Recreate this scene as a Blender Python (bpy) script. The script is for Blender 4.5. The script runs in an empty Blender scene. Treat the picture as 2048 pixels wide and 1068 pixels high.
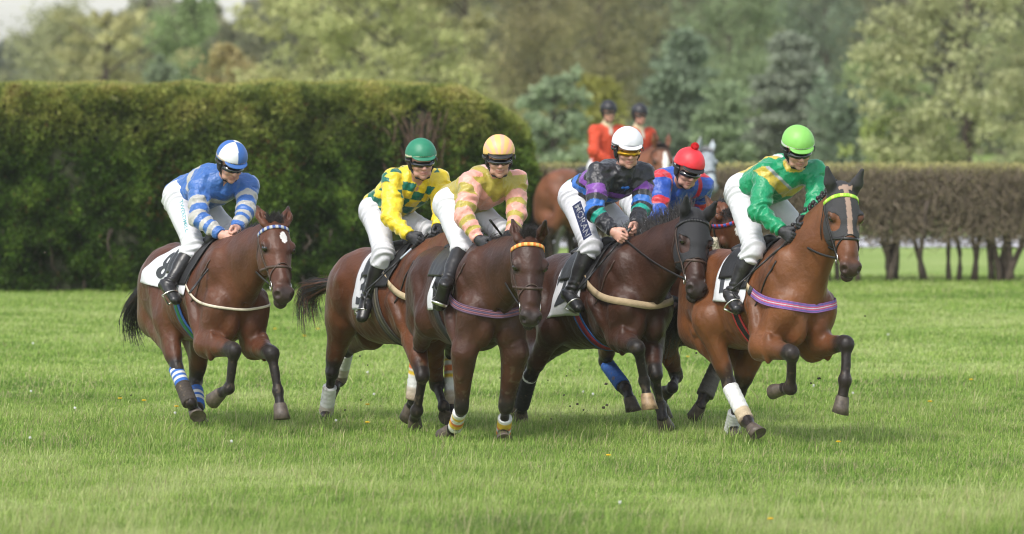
import bpy, math, random
import numpy as np
from mathutils import Vector, Matrix
from mathutils.bvhtree import BVHTree
PI = math.pi
rng = np.random.default_rng(7)
random.seed(7)
SC = bpy.context.scene
# ------------------------------------------------------------------ camera
CAM_H = 2.7; CAM_Y = -40.0; FPX = 10520.0; HORIZON = 170.0
cam_d = bpy.data.cameras.new("camera"); cam = bpy.data.objects.new("camera", cam_d)
SC.collection.objects.link(cam)
cam_d.sensor_width = 36.0; cam_d.lens = 36.0 * FPX / 2048.0
cam_d.clip_start = 0.5; cam_d.clip_end = 3000
PITCH = math.atan((534 - HORIZON) / FPX)
cam.location = (0, CAM_Y, CAM_H); cam.rotation_euler = (PI / 2 - PITCH, 0, 0)
cam_d.dof.use_dof = True; cam_d.dof.focus_distance = 40.6; cam_d.dof.aperture_fstop = 2.5
SC.camera = cam
# ------------------------------------------------------------------ light
wd = bpy.data.worlds.new("World"); SC.world = wd; wd.use_nodes = True
nt = wd.node_tree; bg = nt.nodes["Background"]
sky = nt.nodes.new("ShaderNodeTexSky"); sky.sky_type = 'NISHITA'; sky.sun_disc = False
SUN_EL = math.radians(52); SUN_AZ = math.radians(-150)   # azimuth measured clockwise from +Y
sky.sun_elevation = SUN_EL; sky.sun_rotation = SUN_AZ
sky.air_density = 1.0; sky.dust_density = 1.5; sky.ozone_density = 1.0
hs_ = nt.nodes.new("ShaderNodeHueSaturation"); hs_.inputs["Saturation"].default_value = 0.45   # thin bright overcast
nt.links.new(sky.outputs[0], hs_.inputs["Color"]); nt.links.new(hs_.outputs[0], bg.inputs[0]); bg.inputs[1].default_value = 0.15
sl = bpy.data.lights.new("sun", 'SUN'); sl.energy = 1.75; sl.angle = math.radians(11); sl.color = (1.0, 0.96, 0.90)
so = bpy.data.objects.new("sun", sl); SC.collection.objects.link(so)
sd = Vector((math.sin(SUN_AZ) * math.cos(SUN_EL), math.cos(SUN_AZ) * math.cos(SUN_EL), math.sin(SUN_EL)))
so.rotation_euler = sd.to_track_quat('Z', 'Y').to_euler()
so.location = (0, 0, 30)
SC.cycles.filter_width = 1.1
SC.view_settings.view_transform = 'Standard'; SC.view_settings.look = 'None'
SC.view_settings.exposure = 0.92; SC.view_settings.gamma = 1.0
# ------------------------------------------------------------------ pixel helpers (design aid: photograph pixel -> ray)
CAMP = np.array([0, CAM_Y, CAM_H])
def ray(px, py):
    x = (px - 1024) / FPX; y = (534 - py) / FPX
    c, s = math.cos(PITCH), math.sin(PITCH)
    d = np.array([x, c + y * s, -s + y * c])
    return d
def ground_at(px, py, z=0.0):
    d = ray(px, py); t = (z - CAM_H) / d[2]
    return CAMP + d * t
def at_depth(px, py, D):            # D = distance along Y from the camera
    d = ray(px, py); return CAMP + d * (D / d[1])
# ------------------------------------------------------------------ objects
def link(o): SC.collection.objects.link(o); return o
def tag(o, label=None, cat=None, group=None, kind=None):
    if label: o["label"] = label
    if cat: o["category"] = cat
    if group: o["group"] = group
    if kind: o["kind"] = kind
    return o
def empty(name, loc=(0, 0, 0), rz=0.0):
    o = bpy.data.objects.new(name, None); o.location = loc; o.rotation_euler = (0, 0, rz); o.empty_display_size = 0.2
    return link(o)
def mesh_np(name, V, F, mat=None, parent=None, col=None, smooth=True, loc=None, rz=None):
    """V (n,3); F list of index arrays, each (m,3) or (m,4)"""
    V = np.asarray(V, np.float32)
    if not isinstance(F, (list, tuple)): F = [F]
    F = [np.asarray(f, np.int32) for f in F if len(f)]
    me = bpy.data.meshes.new(name)
    me.vertices.add(len(V)); me.vertices.foreach_set("co", V.ravel())
    nl = sum(f.size for f in F); npoly = sum(len(f) for f in F)
    me.loops.add(nl); me.loops.foreach_set("vertex_index", np.concatenate([f.ravel() for f in F]))
    me.polygons.add(npoly)
    tot = np.concatenate([np.full(len(f), f.shape[1], np.int32) for f in F])
    st = np.concatenate([[0], np.cumsum(tot)[:-1]]).astype(np.int32)
    me.polygons.foreach_set("loop_start", st); me.polygons.foreach_set("loop_total", tot)
    if smooth: me.polygons.foreach_set("use_smooth", np.ones(npoly, bool))
    me.update(calc_edges=True)
    if col is not None:
        a = me.color_attributes.new("Col", 'FLOAT_COLOR', 'POINT')
        c = np.ones((len(V), 4), np.float32); c[:, :3] = col
        a.data.foreach_set("color", c.ravel())
    if mat is not None:
        for m_ in (mat if isinstance(mat, (list, tuple)) else [mat]): me.materials.append(m_)
    o = bpy.data.objects.new(name, me); link(o)
    if parent is not None: o.parent = parent
    if loc is not None: o.location = loc
    if rz is not None: o.rotation_euler = (0, 0, rz)
    return o
class MB:
    """collects quads/tris"""
    def __init__(s): s.V = []; s.Q = []; s.T = []; s.C = []; s.n = 0
    def add(s, V, Q=None, T=None, col=None):
        V = np.asarray(V, float).reshape(-1, 3)
        s.V.append(V)
        if Q is not None and len(Q): s.Q.append(np.asarray(Q, int).reshape(-1, 4) + s.n)
        if T is not None and len(T): s.T.append(np.asarray(T, int).reshape(-1, 3) + s.n)
        if col is not None: s.C.append(np.broadcast_to(np.asarray(col, float), (len(V), 3)))
        s.n += len(V)
    def tube(s, pts, r, seg=8, col=None, cap=True, flat=1.0, up=None):
        pts = np.asarray(pts, float); n = len(pts)
        r = np.broadcast_to(np.asarray(r, float), (n,))
        tg = np.gradient(pts, axis=0); tg /= np.linalg.norm(tg, axis=1)[:, None] + 1e-9
        u0 = np.array([0, 0, 1.0]) if up is None else np.asarray(up, float)
        V = []
        for i in range(n):
            t = tg[i]; a = np.cross(t, u0)
            if np.linalg.norm(a) < 1e-3: a = np.cross(t, [1, 0.1, 0])
            a /= np.linalg.norm(a); b = np.cross(a, t)
            th = np.arange(seg) * 2 * PI / seg
            V.append(pts[i] + r[i] * (np.cos(th)[:, None] * a + flat * np.sin(th)[:, None] * b))
        V = np.concatenate(V)
        Q = []; T = []
        for i in range(n - 1):
            for j in range(seg):
                k = (j + 1) % seg
                Q.append((i * seg + j, i * seg + k, (i + 1) * seg + k, (i + 1) * seg + j))
        if cap:
            V = np.concatenate([V, pts[:1], pts[-1:]]); a, b = n * seg, n * seg + 1
            for j in range(seg):
                k = (j + 1) % seg
                T.append((a, k, j)); T.append((b, (n - 1) * seg + j, (n - 1) * seg + k))
        s.add(V, Q, T, col)
    def ribbon(s, pts, nrm, w, th=0.004, col=None):
        """flat strap: centre pts, outward normals, width w, thickness th (closed box section)"""
        pts = np.asarray(pts, float); nrm = np.asarray(nrm, float); n = len(pts)
        w = np.broadcast_to(np.asarray(w, float), (n,))[:, None]
        tg = np.gradient(pts, axis=0); tg /= np.linalg.norm(tg, axis=1)[:, None] + 1e-9
        b = np.cross(tg, nrm); b /= np.linalg.norm(b, axis=1)[:, None] + 1e-9
        V = np.stack([pts - b * w / 2, pts + b * w / 2, pts + b * w / 2 + nrm * th, pts - b * w / 2 + nrm * th], 1).reshape(-1, 3)
        Q = []
        for i in range(n - 1):
            for j in range(4):
                k = (j + 1) % 4; Q.append((i * 4 + j, i * 4 + k, (i + 1) * 4 + k, (i + 1) * 4 + j))
        Q.append((3, 2, 1, 0)); m = (n - 1) * 4; Q.append((m, m + 1, m + 2, m + 3))
        s.add(V, Q, None, col)
    def sphere(s, c, r, nu=12, nv=8, col=None, R=None):
        r = np.broadcast_to(np.asarray(r, float), (3,)); V = [(0, 0, 1)]
        for i in range(1, nv):
            for j in range(nu):
                a, b = PI * i / nv, 2 * PI * j / nu
                V.append((math.sin(a) * math.cos(b), math.sin(a) * math.sin(b), math.cos(a)))
        V.append((0, 0, -1)); V = np.array(V) * r
        if R is not None: V = V @ np.asarray(R)
        V = V + np.asarray(c); Q = []; T = []
        for j in range(nu):
            k = (j + 1) % nu
            T.append((0, 1 + j, 1 + k)); l = 1 + (nv - 2) * nu; T.append((len(V) - 1, l + k, l + j))
            for i in range(nv - 2):
                p = 1 + i * nu; Q.append((p + j, p + nu + j, p + nu + k, p + k))
        s.add(V, Q, T, col)
    def box(s, c, h, R=None, col=None):
        V = np.array([(x, y, z) for x in (-1, 1) for y in (-1, 1) for z in (-1, 1)], float) * np.asarray(h)
        if R is not None: V = V @ np.asarray(R)
        s.add(V + np.asarray(c), [(0, 1, 3, 2), (4, 6, 7, 5), (0, 4, 5, 1), (2, 3, 7, 6), (0, 2, 6, 4), (1, 5, 7, 3)], None, col)
    def build(s, name, mat, parent=None, smooth=True, **kw):
        V = np.concatenate(s.V); F = []
        if s.Q: F.append(np.concatenate(s.Q))
        if s.T: F.append(np.concatenate(s.T))
        col = np.concatenate(s.C) if s.C else None
        return mesh_np(name, V, F, mat, parent, col, smooth, **kw)
# ------------------------------------------------------------------ materials
MATS = {}
def mat(name, color=None, rough=0.6, metal=0.0, spec=0.5, var=0.0, vscale=8.0, bump=0.0, bscale=60.0, attr=False, sheen=0.0, trans=0.0, coat=0.0, emit=None, dirt=None, sss=0.0, stretch=None, bdist=0.01):
    if name in MATS: return MATS[name]
    m = bpy.data.materials.new(name); m.use_nodes = True; t = m.node_tree; N = t.nodes; L = t.links
    p = N["Principled BSDF"]; out = N["Material Output"]
    p.inputs["Roughness"].default_value = rough; p.inputs["Metallic"].default_value = metal
    p.inputs["Specular IOR Level"].default_value = spec
    if sheen: p.inputs["Sheen Weight"].default_value = sheen; p.inputs["Sheen Roughness"].default_value = 0.4
    if coat: p.inputs["Coat Weight"].default_value = coat; p.inputs["Coat Roughness"].default_value = 0.15
    if sss: p.inputs["Subsurface Weight"].default_value = sss; p.inputs["Subsurface Radius"].default_value = (0.01, 0.004, 0.002)
    tc = N.new("ShaderNodeTexCoord"); vec = tc.outputs["Object"]
    if stretch:
        mp = N.new("ShaderNodeMapping"); mp.inputs["Scale"].default_value = stretch; L.new(vec, mp.inputs[0]); vec = mp.outputs[0]
    if attr:
        a = N.new("ShaderNodeAttribute"); a.attribute_name = "Col"; src = a.outputs["Color"]
    else:
        a = N.new("ShaderNodeRGB"); a.outputs[0].default_value = (*color, 1); src = a.outputs[0]
    if var:
        n = N.new("ShaderNodeTexNoise"); n.inputs["Scale"].default_value = vscale; n.inputs["Detail"].default_value = 5
        L.new(vec, n.inputs["Vector"])
        mr = N.new("ShaderNodeMapRange"); mr.inputs["From Min"].default_value = 0.3; mr.inputs["From Max"].default_value = 0.7
        mr.inputs["To Min"].default_value = 1 - var; mr.inputs["To Max"].default_value = 1 + var
        L.new(n.outputs["Fac"], mr.inputs["Value"])
        mx = N.new("ShaderNodeVectorMath"); mx.operation = 'SCALE'
        L.new(src, mx.inputs[0]); L.new(mr.outputs[0], mx.inputs["Scale"]); src = mx.outputs[0]
    if dirt:   # (colour, scale, threshold)
        n = N.new("ShaderNodeTexNoise"); n.inputs["Scale"].default_value = dirt[1]; n.inputs["Detail"].default_value = 6; n.inputs["Roughness"].default_value = 0.7
        L.new(vec, n.inputs["Vector"])
        mr = N.new("ShaderNodeMapRange"); mr.inputs["From Min"].default_value = dirt[2]; mr.inputs["From Max"].default_value = dirt[2] + 0.08
        L.new(n.outputs["Fac"], mr.inputs["Value"])
        mm = N.new("ShaderNodeMix"); mm.data_type = 'RGBA'; mm.inputs["B"].default_value = (*dirt[0], 1)
        mu = N.new("ShaderNodeMath"); mu.operation = 'MULTIPLY'; mu.inputs[1].default_value = 0.75; L.new(mr.outputs[0], mu.inputs[0])
        L.new(mu.outputs[0], mm.inputs["Factor"]); L.new(src, mm.inputs["A"]); src = mm.outputs["Result"]
    L.new(src, p.inputs["Base Color"])
    if bump:
        n = N.new("ShaderNodeTexNoise"); n.inputs["Scale"].default_value = bscale; n.inputs["Detail"].default_value = 4
        L.new(vec, n.inputs["Vector"])
        b = N.new("ShaderNodeBump"); b.inputs["Strength"].default_value = bump; b.inputs["Distance"].default_value = bdist
        L.new(n.outputs["Fac"], b.inputs["Height"]); L.new(b.outputs[0], p.inputs["Normal"])
    if trans:
        tr = N.new("ShaderNodeBsdfTranslucent"); L.new(src, tr.inputs["Color"])
        ms = N.new("ShaderNodeMixShader"); ms.inputs[0].default_value = trans
        L.new(p.outputs[0], ms.inputs[1]); L.new(tr.outputs[0], ms.inputs[2]); L.new(ms.outputs[0], out.inputs[0])
    MATS[name] = m; return m
# ------------------------------------------------------------------ implicit surfaces
def nrm(v): v = np.asarray(v, float); return v / (np.linalg.norm(v) + 1e-12)
def vnoise(P, s, seed=0):
    """cheap smooth value noise in [-1,1]"""
    P = np.asarray(P, float) * s + seed * 17.3
    i = np.floor(P).astype(np.int64); f = P - i; f = f * f * (3 - 2 * f); r = 0
    for dx in (0, 1):
        for dy in (0, 1):
            for dz in (0, 1):
                h = ((i[:, 0] + dx) * 73856093) ^ ((i[:, 1] + dy) * 19349663) ^ ((i[:, 2] + dz) * 83492791)
                h = (h * 2654435761 & 0xFFFFFFFF) / 4294967295.0 * 2 - 1
                w = (f[:, 0] if dx else 1 - f[:, 0]) * (f[:, 1] if dy else 1 - f[:, 1]) * (f[:, 2] if dz else 1 - f[:, 2])
                r = r + w * h
    return r
def ridge(P, s, seed=0): return 1 - 2.2 * np.abs(vnoise(P, s, seed))
class Sdf:
    def __init__(s): s.p = []; s.cut = []
    def E(s, c, r, R=None, k=0.04, sub=False):
        s.p.append(('E', np.asarray(c, float), np.asarray(r, float), np.eye(3) if R is None else np.asarray(R, float), k, sub)); return s
    def K(s, a, b, ra, rb, k=0.03, flat=1.0, side=None, sub=False):
        """tapered capsule; flat scales the thickness along `side`"""
        s.p.append(('K', np.asarray(a, float), np.asarray(b, float), ra, rb, k, flat, None if side is None else nrm(side), sub)); return s
    def grown(s, g, idx=None):
        n = Sdf()
        for i, p in enumerate(s.p):
            if idx is not None and i not in idx: continue
            if p[0] == 'E': n.p.append(('E', p[1], p[2] + g, p[3], p[4], p[5]))
            else: n.p.append(('K', p[1], p[2], p[3] + g, p[4] + g, p[5], p[6], p[7], p[8]))
        return n
    @staticmethod
    def ev(p, P):
        if p[0] == 'E':
            q = (P - p[1]) @ p[3].T
            k0 = np.sqrt(((q / p[2]) ** 2).sum(-1)); k1 = np.sqrt(((q / (p[2] ** 2)) ** 2).sum(-1))
            return k0 * (k0 - 1) / (k1 + 1e-9)
        _, a, b, ra, rb, k, fl, sd_, sub = p
        if sd_ is not None:
            Q = P - a; Q = Q + (Q @ sd_)[..., None] * sd_ * (1 / fl - 1)
            ba = b - a; ba = ba + (ba @ sd_) * sd_ * (1 / fl - 1)
        else: Q = P - a; ba = b - a
        t = np.clip((Q @ ba) / (ba @ ba + 1e-12), 0, 1)
        d = np.linalg.norm(Q - t[..., None] * ba, axis=-1) - (ra + t * (rb - ra))
        return d * (min(1, fl) if sd_ is not None else 1)
    def bounds(s, p):
        if p[0] == 'E': r = np.sqrt(((p[3] * p[2][:, None]) ** 2).sum(0)); return p[1] - r, p[1] + r, p[4]
        r = max(p[3], p[4]) * max(1, p[6] if p[7] is not None else 1)
        return np.minimum(p[1], p[2]) - r, np.maximum(p[1], p[2]) + r, p[5]
    def at(s, P):
        D = np.full(len(P), 10.0)
        for p in s.p:
            d = s.ev(p, P); k = p[4] if p[0] == 'E' else p[5]; sub = p[5] if p[0] == 'E' else p[8]
            if sub: d = -d; h = np.maximum(k - np.abs(D - d), 0) / k; D = np.maximum(D, d) + h * h * k / 4
            else: h = np.maximum(k - np.abs(D - d), 0) / k; D = np.minimum(D, d) - h * h * k / 4
        return D
    def mesh(s, vox):
        lo = np.full(3, 1e9); hi = -lo
        for p in s.p:
            if (p[5] if p[0] == 'E' else p[8]): continue
            a, b, k = s.bounds(p); lo = np.minimum(lo, a); hi = np.maximum(hi, b)
        lo -= 0.03; hi += 0.03; n = np.ceil((hi - lo) / vox).astype(int) + 1
        ax = [(lo[i] + np.arange(n[i]) * vox).astype(np.float32) for i in range(3)]
        D = np.full(n, 10.0, np.float32)
        for p in s.p:
            a, b, k = s.bounds(p); m = k * 1.1 + 3 * vox
            i0 = np.clip(((a - m - lo) / vox).astype(int), 0, n); i1 = np.clip(((b + m - lo) / vox).astype(int) + 2, 0, n)
            if (i1 <= i0).any(): continue
            sl_ = tuple(slice(i0[i], i1[i]) for i in range(3))
            P = np.stack(np.meshgrid(*[ax[i][sl_[i]] for i in range(3)], indexing='ij'), -1)
            pf = tuple(x.astype(np.float32) if isinstance(x, np.ndarray) else x for x in p)
            d = s.ev(pf, P); c = D[sl_]; sub = p[5] if p[0] == 'E' else p[8]
            if sub: d = -d; h = np.maximum(k - np.abs(c - d), 0) / k; D[sl_] = np.maximum(c, d) + h * h * k / 4
            else: h = np.maximum(k - np.abs(c - d), 0) / k; D[sl_] = np.minimum(c, d) - h * h * k / 4
        if s.cut:
            P = np.stack(np.meshgrid(*ax, indexing='ij'), -1); near = D < 3 * vox; Pn = P[near]
            dn = D[near]
            for f in s.cut: dn = np.maximum(dn, f(Pn))
            D[near] = dn
        return surfnet(D, lo, vox)
def surfnet(D, lo, vox):
    S = D < 0
    c = np.zeros(np.array(S.shape) - 1, np.uint8)
    for o in np.ndindex(2, 2, 2):
        c += S[o[0]:S.shape[0] - 1 + o[0], o[1]:S.shape[1] - 1 + o[1], o[2]:S.shape[2] - 1 + o[2]]
    idx = np.argwhere((c > 0) & (c < 8)); M = len(idx)
    cr = list(np.ndindex(2, 2, 2)); dv = np.stack([D[idx[:, 0] + o[0], idx[:, 1] + o[1], idx[:, 2] + o[2]] for o in cr], 1)
    acc = np.zeros((M, 3)); cnt = np.zeros(M)
    for i, a in enumerate(cr):
        for j, b in enumerate(cr):
            if i < j and sum(abs(a[q] - b[q]) for q in range(3)) == 1:
                m = (dv[:, i] < 0) != (dv[:, j] < 0); t = dv[:, i] / (dv[:, i] - dv[:, j] + 1e-12)
                p = np.array(a) + t[:, None] * (np.array(b) - np.array(a))
                acc[m] += p[m]; cnt[m] += 1
    V = (idx + acc / cnt[:, None]) * vox + lo
    vid = np.full(c.shape, -1, np.int32); vid[idx[:, 0], idx[:, 1], idx[:, 2]] = np.arange(M)
    Q = []
    for axn in range(3):
        sa = [slice(None)] * 3; sb = [slice(None)] * 3; sa[axn] = slice(0, -1); sb[axn] = slice(1, None)
        A = S[tuple(sa)]; B = S[tuple(sb)]; e = np.argwhere(A != B); u, v = [(1, 2), (2, 0), (0, 1)][axn]
        e = e[(e[:, u] > 0) & (e[:, v] > 0) & (e[:, u] < S.shape[u] - 1) & (e[:, v] < S.shape[v] - 1)]
        ins = A[e[:, 0], e[:, 1], e[:, 2]]
        def g(du, dv_):
            q = e.copy(); q[:, u] += du; q[:, v] += dv_; return vid[q[:, 0], q[:, 1], q[:, 2]]
        q = np.stack([g(-1, -1), g(0, -1), g(0, 0), g(-1, 0)], 1); q[~ins] = q[~ins][:, ::-1]
        Q.append(q)
    Q = np.concatenate(Q)
    return V, Q
def vnormals(V, Q):
    a = V[Q[:, 2]] - V[Q[:, 0]]; b = V[Q[:, 3]] - V[Q[:, 1]]; n = np.cross(a, b); N = np.zeros_like(V)
    for c in range(3):
        for k in range(4): N[:, c] += np.bincount(Q[:, k], n[:, c], len(V))
    return N / (np.linalg.norm(N, axis=1)[:, None] + 1e-12)
def relax(V, Q, n=1, lam=0.5):
    for _ in range(n):
        A = np.zeros_like(V); c = np.zeros(len(V))
        for k in range(4):
            a, b = Q[:, k], Q[:, (k + 1) % 4]
            for q in range(3): A[:, q] += np.bincount(a, V[b, q], len(V)) + np.bincount(b, V[a, q], len(V))
            c += np.bincount(a, minlength=len(V)) + np.bincount(b, minlength=len(V))
        V = V + lam * (A / c[:, None] - V)
    return V
def hexc(h):  # sRGB hex -> linear
    v = [int(h[i:i + 2], 16) / 255 for i in (0, 2, 4)]
    return np.array([x / 12.92 if x < 0.04045 else ((x + 0.055) / 1.055) ** 2.4 for x in v])
def seg_t(P, a, b):
    ba = np.asarray(b) - np.asarray(a); t = np.clip((P - a) @ ba / (ba @ ba), 0, 1)
    return t, np.linalg.norm(P - a - t[:, None] * ba, axis=1)
def sstep(a, b, x): t = np.clip((x - a) / (b - a), 0, 1); return t * t * (3 - 2 * t)
# ------------------------------------------------------------------ ground, grass
def nodes_ground():
    m = bpy.data.materials.new('turf'); m.use_nodes = True; t = m.node_tree; N = t.nodes; L = t.links; p = N["Principled BSDF"]; p.inputs["Roughness"].default_value = .95; p.inputs["Specular IOR Level"].default_value = .1
    tc = N.new("ShaderNodeTexCoord"); n1 = N.new("ShaderNodeTexNoise"); n1.inputs["Scale"].default_value = .35; n1.inputs["Detail"].default_value = 6; n2 = N.new("ShaderNodeTexNoise"); n2.inputs["Scale"].default_value = 14; n2.inputs["Detail"].default_value = 4
    L.new(tc.outputs["Object"], n1.inputs[0]); L.new(tc.outputs["Object"], n2.inputs[0])
    r1 = N.new("ShaderNodeValToRGB"); r1.color_ramp.elements[0].position = .35; r1.color_ramp.elements[1].position = .68; r1.color_ramp.elements[0].color = (.17, .25, .055, 1); r1.color_ramp.elements[1].color = (.25, .32, .10, 1)
    L.new(n1.outputs[0], r1.inputs[0]); mx = N.new("ShaderNodeVectorMath"); mx.operation = 'SCALE'; mr = N.new("ShaderNodeMapRange"); mr.inputs["To Min"].default_value = .55; mr.inputs["To Max"].default_value = 1.35
    L.new(n2.outputs[0], mr.inputs["Value"]); L.new(r1.outputs[0], mx.inputs[0]); L.new(mr.outputs[0], mx.inputs["Scale"]); L.new(mx.outputs[0], p.inputs["Base Color"]); return m
xs = np.concatenate([[-700, -200, -60], np.linspace(-14, 14, 60), [60, 200, 700]]); ys = np.concatenate([[-60, -30], np.linspace(-12, 60, 110), [90, 140, 220, 400, 1500]])
gx, gy_ = np.meshgrid(xs, ys); gz = -.02 - .012 * (1 + np.sin(gx * 1.3 + gy_ * .7)) * ((gy_ > -12) & (gy_ < 60)); V = np.stack([gx, gy_, gz], -1).reshape(-1, 3); nx = len(xs)
Q = np.array([(i * nx + j, i * nx + j + 1, (i + 1) * nx + j + 1, (i + 1) * nx + j) for i in range(len(ys) - 1) for j in range(nx - 1)])
tag(mesh_np('ground', V, [Q], nodes_ground()), kind='structure')
m_ = MB(); m_.add([(-300, 48.2, -.010), (300, 48.2, -.010), (300, 54, -.010), (-300, 54, -.010)], [(0, 1, 2, 3)]); tag(m_.build('gravel_road', mat('gravel', (.45, .44, .46), .9, var=.2, vscale=3)), kind='structure')
def blades(n, d0, d1, power, hgt, wid, cols, cw, seed, xr=None, ybias=0):
    r = np.random.default_rng(seed); u = r.random(n); D = (d0 ** power + u * (d1 ** power - d0 ** power)) ** (1 / power)
    hw = D * .0985 + .35; x = (r.random(n) * 2 - 1) * hw
    if xr is not None: x = x
    y = D + CAM_Y; P = np.stack([x, y, np.zeros(n)], 1)
    tuft = vnoise(P, .9, 2) * .5 + vnoise(P, 2.6, 3) * .35 + vnoise(P, 7, 4) * .3
    h = hgt * (1 + 1.0 * tuft) * (1 + .5 * sstep(34.5, 31, D)) * r.uniform(.55, 1.25, n); h = np.clip(h, .012, .3); w = wid * (D / 38) ** .9 * r.uniform(.6, 1.3, n)
    a = r.uniform(0, 2 * PI, n); side = np.stack([np.cos(a), np.sin(a), 0 * a], 1) ; lean = r.uniform(0, 2 * PI, n); lm = r.gamma(2., .26, n) * h
    ld = np.stack([np.cos(lean) * lm + .15 * h, np.sin(lean) * lm, 0 * a], 1); P[:, 2] = -.025
    up = np.array([0, 0, 1.]); m1 = P + ld * .35 + up * (h * .6)[:, None]; tp = P + ld + up * (h * np.clip(1 - .5 * (lm / h) ** 2, .45, 1))[:, None]; sw = side * w[:, None] / 2
    V = np.stack([P - sw, P + sw, m1 + sw * .8, m1 - sw * .8, tp], 1).reshape(-1, 3); b = np.arange(n)[:, None] * 5
    Q = b + np.array([[0, 1, 2, 3]]); T = b + np.array([[3, 2, 4]])
    patch = vnoise(P, .5, 7) * .45 + vnoise(P, 1.9, 8) * .40 + vnoise(P, 5, 9) * .30
    ci = np.clip(.50 + (.78 + .45 * sstep(36, 31, D)) * patch + r.normal(0, .22, n), 0, .999) * (len(cols) - 1); i0 = ci.astype(int); f = (ci - i0)[:, None]; c = np.array(cols)[i0] * (1 - f) + np.array(cols)[np.minimum(i0 + 1, len(cols) - 1)] * f
    dry = r.random(n) < cw + .35 * np.clip(-patch - .1, 0, 1); c[dry] = np.array((.46, .42, .22)) * r.uniform(.6, 1.2, (dry.sum(), 1)); c *= r.uniform(.75, 1.25, (n, 1))
    return V, Q, T, np.repeat(c, 5, 0)
GC = [(.115, .215, .038), (.195, .315, .056), (.285, .40, .088), (.385, .475, .14), (.50, .55, .24)]
grm = mat('grass_blade', rough=.6, spec=.2, attr=True, trans=.5)
V1, Q1, T1, C1 = blades(420000, 29.5, 46, -1.0, .048, .0046, GC, .08, 1); V2, Q2, T2, C2 = blades(270000, 44, 75, .4, .044, .0072, GC, .03, 2)
V3, Q3, T3, C3 = blades(30000, 29.5, 50, -1.6, .11, .0048, GC[1:], .20, 3)
o = mesh_np('grass', np.concatenate([V1, V2, V3]), [np.concatenate([Q1, Q2 + len(V1), Q3 + len(V1) + len(V2)]), np.concatenate([T1, T2 + len(V1), T3 + len(V1) + len(V2)])], grm, None, np.concatenate([C1, C2, C3]), smooth=False); tag(o, kind='stuff')
tag(o, 'light green spring grass of the race course', 'grass')
del V1, V2, V3
# ------------------------------------------------------------------ leaf clouds
def leaves(P, size, cols, seed, asp=.6, updir=None, cvar=.25, tilt=1.0, dirs=None):
    r = np.random.default_rng(seed); n = len(P); d = r.normal(0, 1, (n, 3)) * tilt
    if dirs is not None: d = d * .55 + dirs
    if updir is not None: d += updir
    d /= np.linalg.norm(d, axis=1)[:, None]; e = np.cross(d, r.normal(0, 1, (n, 3))); e /= np.linalg.norm(e, axis=1)[:, None]; nn = np.cross(d, e)
    s = size * r.uniform(.6, 1.35, n)[:, None]; V = np.stack([P, P + d * s * .5 + e * s * asp * .5, P + d * s + nn * s * .15, P + d * s * .5 - e * s * asp * .5], 1).reshape(-1, 3)
    Q = np.arange(n)[:, None] * 4 + np.array([[0, 1, 2, 3]]); cols = np.asarray(cols, float)
    if cols.ndim == 1: c = np.tile(cols, (n, 1))
    elif len(cols) == n: c = cols.copy()
    else:
        k = vnoise(P, 1.1, seed) * .6 + vnoise(P, 3.1, seed + 1) * .4 + r.normal(0, .25, n); ci = np.clip(.5 + .5 * k, 0, .999) * (len(cols) - 1); i0 = ci.astype(int); f = (ci - i0)[:, None]; c = cols[i0] * (1 - f) + cols[i0 + 1] * f
    c = c * r.uniform(1 - cvar, 1 + cvar, (n, 1)); return V, Q, np.repeat(c, 4, 0)
leafm = mat('foliage', rough=.6, spec=.25, attr=True, trans=.4); barkm = mat('bark', (.075, .055, .042), .9, var=.35, vscale=9, bump=.6, bscale=30)
def hedge_core(x0, x1, y0, y1, h, rnd, seed, res=.07):
    """points on a clipped, bulging hedge surface: rounded box with noise"""
    r = np.random.default_rng(seed); n = int(((x1 - x0) * (h + (y1 - y0)) + 2 * (y1 - y0) * h) * 4200)
    c = np.array([(x0 + x1) / 2, (y0 + y1) / 2, h / 2]); hw = np.array([(x1 - x0) / 2, (y1 - y0) / 2, h / 2])
    k = r.random(n); A = [(y1 - y0) * h, (y1 - y0) * h, (x1 - x0) * h, (x1 - x0) * (y1 - y0)]; A = np.cumsum(A) / sum(A); f = np.searchsorted(A, k)
    U = r.uniform(-1, 1, (n, 3)); U[f == 0, 0] = -1; U[f == 1, 0] = 1; U[f == 2, 1] = -1; U[f == 3, 2] = 1
    P = U * hw; lim = hw - rnd; Pc = np.clip(P, -lim, lim); Pc[:, 2] = np.clip(P[:, 2], -hw[2], lim[2]); d = P - Pc; L = np.linalg.norm(d, axis=1)[:, None]; N_ = d / (L + 1e-9); P = Pc + N_ * rnd
    return P + c, N_
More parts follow.
